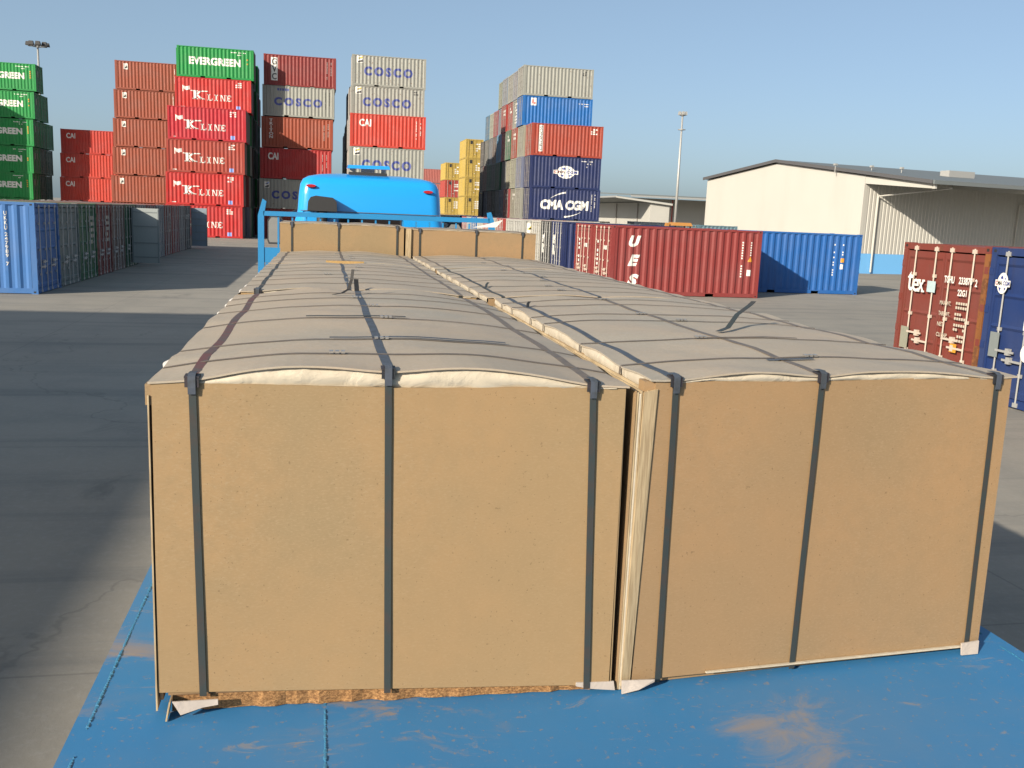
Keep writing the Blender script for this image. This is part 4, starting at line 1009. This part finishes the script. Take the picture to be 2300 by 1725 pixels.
        cl = MB(); cl.box(s-.017, s+.017, y0-.011, y0-.006, zt_-.019, zt_+.003); cl.hexa([(s-.018,y0-.011,zt_+.0035),(s+.018,y0-.011,zt_+.0035),(s+.018,y0+.024,zt_+.006),(s-.018,y0+.024,zt_+.006),(s-.018,y0-.011,zt_+.008),(s+.018,y0-.011,zt_+.008),(s+.018,y0+.024,zt_+.010),(s-.018,y0+.024,zt_+.010)])
        part(cl, 'corner_clip', M_CLIP, t)
        part(MB().ribbon([(s, y0-.0115, zt_-.036), (s, y0-.0130, zt_-.02), (s, y0-.0125, zt_+.008), (s, y0+.0, zt_+.0135), (s, y0+.035, zt_+.0125)], (1,0,0), .0092, .0012), 'strap', M_STRAPB, t)
    # crosswise straps
    for n_, y in enumerate(sy):
        sk = rr.uniform(-.012,.012)
        pts = [(x0-.005, y, ztop-.30), (x0-.006, y, ztop-.05), (x0-.006, y, topz(x0, y)+.002)]
        pts += [(x0+(x1-x0)*i/28, y+sk*sin(i/28*pi), topz(x0+(x1-x0)*i/28, y+sk*sin(i/28*pi))+th+.0035) for i in range(29)]
        pts += [(x1+.006, y, topz(x1, y)+.002), (x1+.006, y, ztop-.05), (x1+.005, y, ztop-.30)]
        part(MB().ribbon(pts, (0,1,0), .0055, .0012), 'strap', M_STRAPT, t)
        if n_ < 4 or rr.random() < .4:
            xs = xc+rr.uniform(-.18,.05); ys = y+sk*sin((xs-x0)/(x1-x0)*pi)
            sl = MB()
            for q in range(3): sl.box(xs-.022+q*.016, xs-.012+q*.016, ys-.011, ys+.011, topz(xs, ys)+th+.004, topz(xs, ys)+th+.010)
            part(sl, 'strap_seal', M_SEAL, t)
    return t, topz

ZT = 2.334
t, tz = bundle('front left bundle, nearest the camera, on a chipboard base', -.412, .796, 2.350, 4.70, 1.526, 1.484, ZT, .046, [-.313,.163,.70], [2.56,2.87,3.42,3.88,4.20,4.45], {0: .012, 1: .012, 2: .03}, 1, {0: M_STRAPR, 1: M_STRAPB, 2: M_STRAPT}, lean=.004, chips=True, skew=-.022)
part(MB().box(-.424, -.33, 2.353, 2.39, 2.285, 2.337), 'corner_block', M_BOARD2, t)
# doubled sheets hanging at its right front edge
for i in range(3):
    xa = .790+.004*i; part(MB().hexa([(xa+.010,2.325+.01*i,1.478),(xa+.013,2.325+.01*i,1.478),(xa+.013,4.6,1.478),(xa+.010,4.6,1.478),(xa,2.325+.01*i,2.325-.02*i),(xa+.003,2.325+.01*i,2.325-.02*i),(xa+.003,4.6,2.325),(xa,4.6,2.325)]), 'edge_sheet', (M_BOARD, M_EDGE, M_STACK)[i], t)
part(MB().hexa([(-.4185,2.345,1.478),(-.4145,2.345,1.478),(-.4145,4.6,1.478),(-.4185,4.6,1.478),(-.4180,2.345,2.31),(-.4145,2.345,2.31),(-.4145,4.6,2.31),(-.4180,4.6,2.31)]), 'edge_sheet', M_EDGE, t)
part(MB().prism([(-.375,2.322,1.512),(-.262,2.322,1.512),(-.262,2.322,1.497),(-.30,2.322,1.492),(-.355,2.322,1.474)], (0,.004,0)), 'paper_flap', M_PAPER, t)
part(MB().prism([(.70,2.322,1.497),(.81,2.322,1.494),(.815,2.322,1.455+.012),(.74,2.322,1.476),(.70,2.322,1.486)], (0,.004,0)), 'paper_flap', M_PAPER, t)
part(MB().hexa([(-.383,2.322,1.512),(-.379,2.322,1.512),(-.379,2.36,1.512),(-.383,2.36,1.512),(-.392,2.315,1.463),(-.388,2.315,1.463),(-.388,2.36,1.463),(-.392,2.36,1.463)]), 'paper_flap', M_EDGE, t)
# loose tails and seals on the lid
part(MB().ribbon([(.163,4.64,tz(.163,4.64)+.008),(.164,4.70,2.396),(.164,4.76,2.410),(.164,4.80,2.428)], (1,0,0), .0115, -.0012), 'strap_tail', M_STRAPK, t)
part(MB().ribbon([(.045,4.30,tz(.045,4.30)+.012),(.085,4.33,tz(.085,4.33)+.016),(.115,4.36,2.412),(.130,4.39,2.455),(.136,4.41,2.50)], (.85,-.5,.0), .008, .0008), 'strap_tail', M_STRAPK, t)
part(MB().ribbon([(-.06+.36*i/8, 3.435+.004*i/8, tz(-.06+.36*i/8, 3.435)+.013) for i in range(9)], (0,1,0), .011, .0014), 'strap_tail', M_STRAP, t)
part(MB().ribbon([(.02+.55*i/8, 2.878+.006*i/8, tz(.02+.55*i/8, 2.878)+.012) for i in range(9)], (0,1,0), .009, .0014), 'strap_tail', M_STRAPB, t)

t2, tz2 = bundle('front right bundle with layered board edges at its left corner', .868, 2.072, 2.338, 4.72, 1.484, 1.474, ZT+.014, .022, [.938,1.393,2.003], [2.60,3.05,3.60,3.84,4.25,4.50], {0: .01, 1: -.006, 2: .02}, 2, {0: M_STRAPB, 1: M_STRAPT, 2: M_STRAPT}, lean=.012, skew=.085)
part(MB().box(.850, .93, 2.343, 2.39, 2.29, 2.352), 'corner_block', M_BOARD2, t2)
# layered sheets standing on edge along its left side
for i in range(8):
    xa = .820+.0050*i; xb = .812+.0056*i; w = .0044
    tw = rnd.uniform(-.003,.003); y_ = 2.334+rnd.uniform(-.003,.003)
    part(MB().hexa([(xa,y_,1.463),(xa+w,y_,1.463),(xa+w,4.65,1.463),(xa,4.65,1.463),(xb+.012+tw,y_,ZT-.006-.004*(i % 3)),(xb+.012+w+tw,y_,ZT-.006-.004*(i % 3)),(xb+.012+w+tw,4.65,ZT-.012),(xb+.012+tw,4.65,ZT-.012)]), 'edge_sheet', (M_BOARD2, M_EDGE, M_WRAP, M_EDGE, M_BOARD, M_WRAP, M_EDGE, M_EDGE)[i], t2)
part(MB().hexa([(.834,2.326,1.475),(.862,2.333,1.475),(.862,2.340,1.475),(.834,2.336,1.475),(.846,2.328,ZT-.010),(.886,2.334,ZT-.002),(.886,2.341,ZT-.002),(.846,2.338,ZT-.010)]), 'corner_edging', M_EDGE, t2)
part(MB().prism([(.83,2.312,1.50),(.93,2.316,1.495),(.93,2.316,1.488),(.88,2.304,1.473),(.83,2.304,1.463)], (0,.004,0)), 'paper_flap', M_PAPER, t2)
part(MB().prism([(1.995,2.418,1.497),(2.062,2.424,1.500),(2.052,2.410,1.463),(1.99,2.406,1.463)], (0,.005,0)), 'paper_flap', M_PAPER, t2)
part(MB().hexa([(1.10,2.347,1.487),(2.0,2.424,1.480),(2.0,2.432,1.480),(1.10,2.355,1.487),(1.10,2.347,1.491),(2.0,2.424,1.486),(2.0,2.432,1.486),(1.10,2.355,1.491)]), 'edge_strip', M_WRAP, t2)
part(MB().ribbon([(1.455,3.25,tz2(1.455,3.25)+.012),(1.53,3.33,tz2(1.53,3.33)+.02),(1.62,3.45,2.425),(1.72,3.55,2.455),(1.755,3.59,2.467)], (.77,-.64,0), .010, .0013), 'strap_tail', M_STRAP, t2)
part(MB().ribbon([(1.33+.16*i/5, 2.60+.012*i/5, tz2(1.33+.16*i/5, 2.6)+.011) for i in range(6)], (0,1,0), .008, .0014), 'strap_tail', M_STRAPB, t2)
part(MB().ribbon([(1.30+.4*i/6, 3.06+.05*i/6, tz2(1.3+.4*i/6, 3.06)+.011) for i in range(7)], (0,1,0), .007, .0014), 'strap_tail', M_STRAPT, t2)
part(MB().ribbon([(.93,4.20,tz2(.93,4.2)+.01),(.945,4.27,2.372),(.96,4.30,2.38)], (1,0,0), .007, .0010), 'strap_tail', M_STRAPK, t2)

t3, tz3 = bundle('second left bundle, behind the chipboard based one', -.40, .785, 4.80, 7.08, 1.52, 1.52, ZT+.011, .028, [-.32,.13,.70], [5.15,5.50,5.85,6.2,6.55,6.85], {}, 3, {0: M_STRAP, 1: M_STRAPB}, noclip=(1,2))
part(MB().box(-.415, -.34, 4.74, 4.80, 2.285, 2.332).box(-.415, -.34, 4.735, 4.80, 2.333, 2.338), 'edge_strip', M_TAPE, t3)
t4, tz4 = bundle('second right bundle, behind the one with layered edges', .85, 2.09, 4.80, 7.10, 1.52, 1.52, ZT+.010, .022, [.925,1.45,2.02], [5.1,5.45,5.84,6.2,6.5,6.85], {}, 4, {0: M_STRAP, 1: M_STRAPB}, noclip=(0,1,2))
part(MB().box(2.02, 2.11, 4.755, 4.80, 2.30, 2.35), 'edge_strip', M_TAPE, t4)
part(MB().ribbon([(.93,5.35,tz4(.93,5.35)+.01),(.945,5.42,2.372),(.96,5.45,2.382)], (1,0,0), .007, .0010), 'strap_tail', M_STRAP, t4)
t5, tz5 = bundle('third left bundle, in front of the raised left one', -.395, .785, 7.16, 9.04, 1.52, 1.52, ZT+.014, .024, [-.32,.15,.70], [7.5,7.85,8.2,8.5,8.8], {}, 5, noclip=(0,1,2))
part(MB().hexa([(.02,7.10,2.372),(.30,7.10,2.372),(.30,7.155,2.372),(.02,7.155,2.372),(.02,7.10,2.392),(.30,7.10,2.392),(.30,7.155,2.392),(.02,7.155,2.392)]), 'edge_strip', M_TAPE, t5)
t6, tz6 = bundle('third right bundle, in front of the raised right one', .85, 2.075, 7.18, 9.06, 1.52, 1.52, ZT+.012, .020, [.925,1.46,1.98], [7.5,7.9,8.25,8.6,8.85], {}, 6, noclip=(0,1,2))
t7, tz7 = bundle('raised left bundle at the head of the load by the cab', -.40, .765, 9.14, 10.2, 1.52, 1.52, 2.624, .003, [-.29,.145,.70], [9.35,9.6,9.8,10.0], {}, 7, {0: M_STRAP})
t8, tz8 = bundle('raised right bundle at the head of the load', .83, 2.075, 9.14, 10.2, 1.52, 1.52, 2.606, .003, [.92,1.475,1.94], [9.35,9.6,9.8,10.0], {}, 8)
part(MB().hexa([(.775,9.12,1.52),(.83,9.12,1.52),(.83,10.,1.52),(.775,10.,1.52),(.785,9.12,2.61),(.835,9.12,2.615),(.835,10.,2.615),(.785,10.,2.61)]), 'corner_edging', M_EDGE, t8)
part(MB().add([(1.55,9.9,2.638),(1.80,9.85,2.65),(1.86,9.80,2.73),(1.70,9.9,2.675),(1.62,10.05,2.645)], [(0,1,3),(1,2,3),(0,3,4)]), 'wrap_flap', M_WHITE, t8)
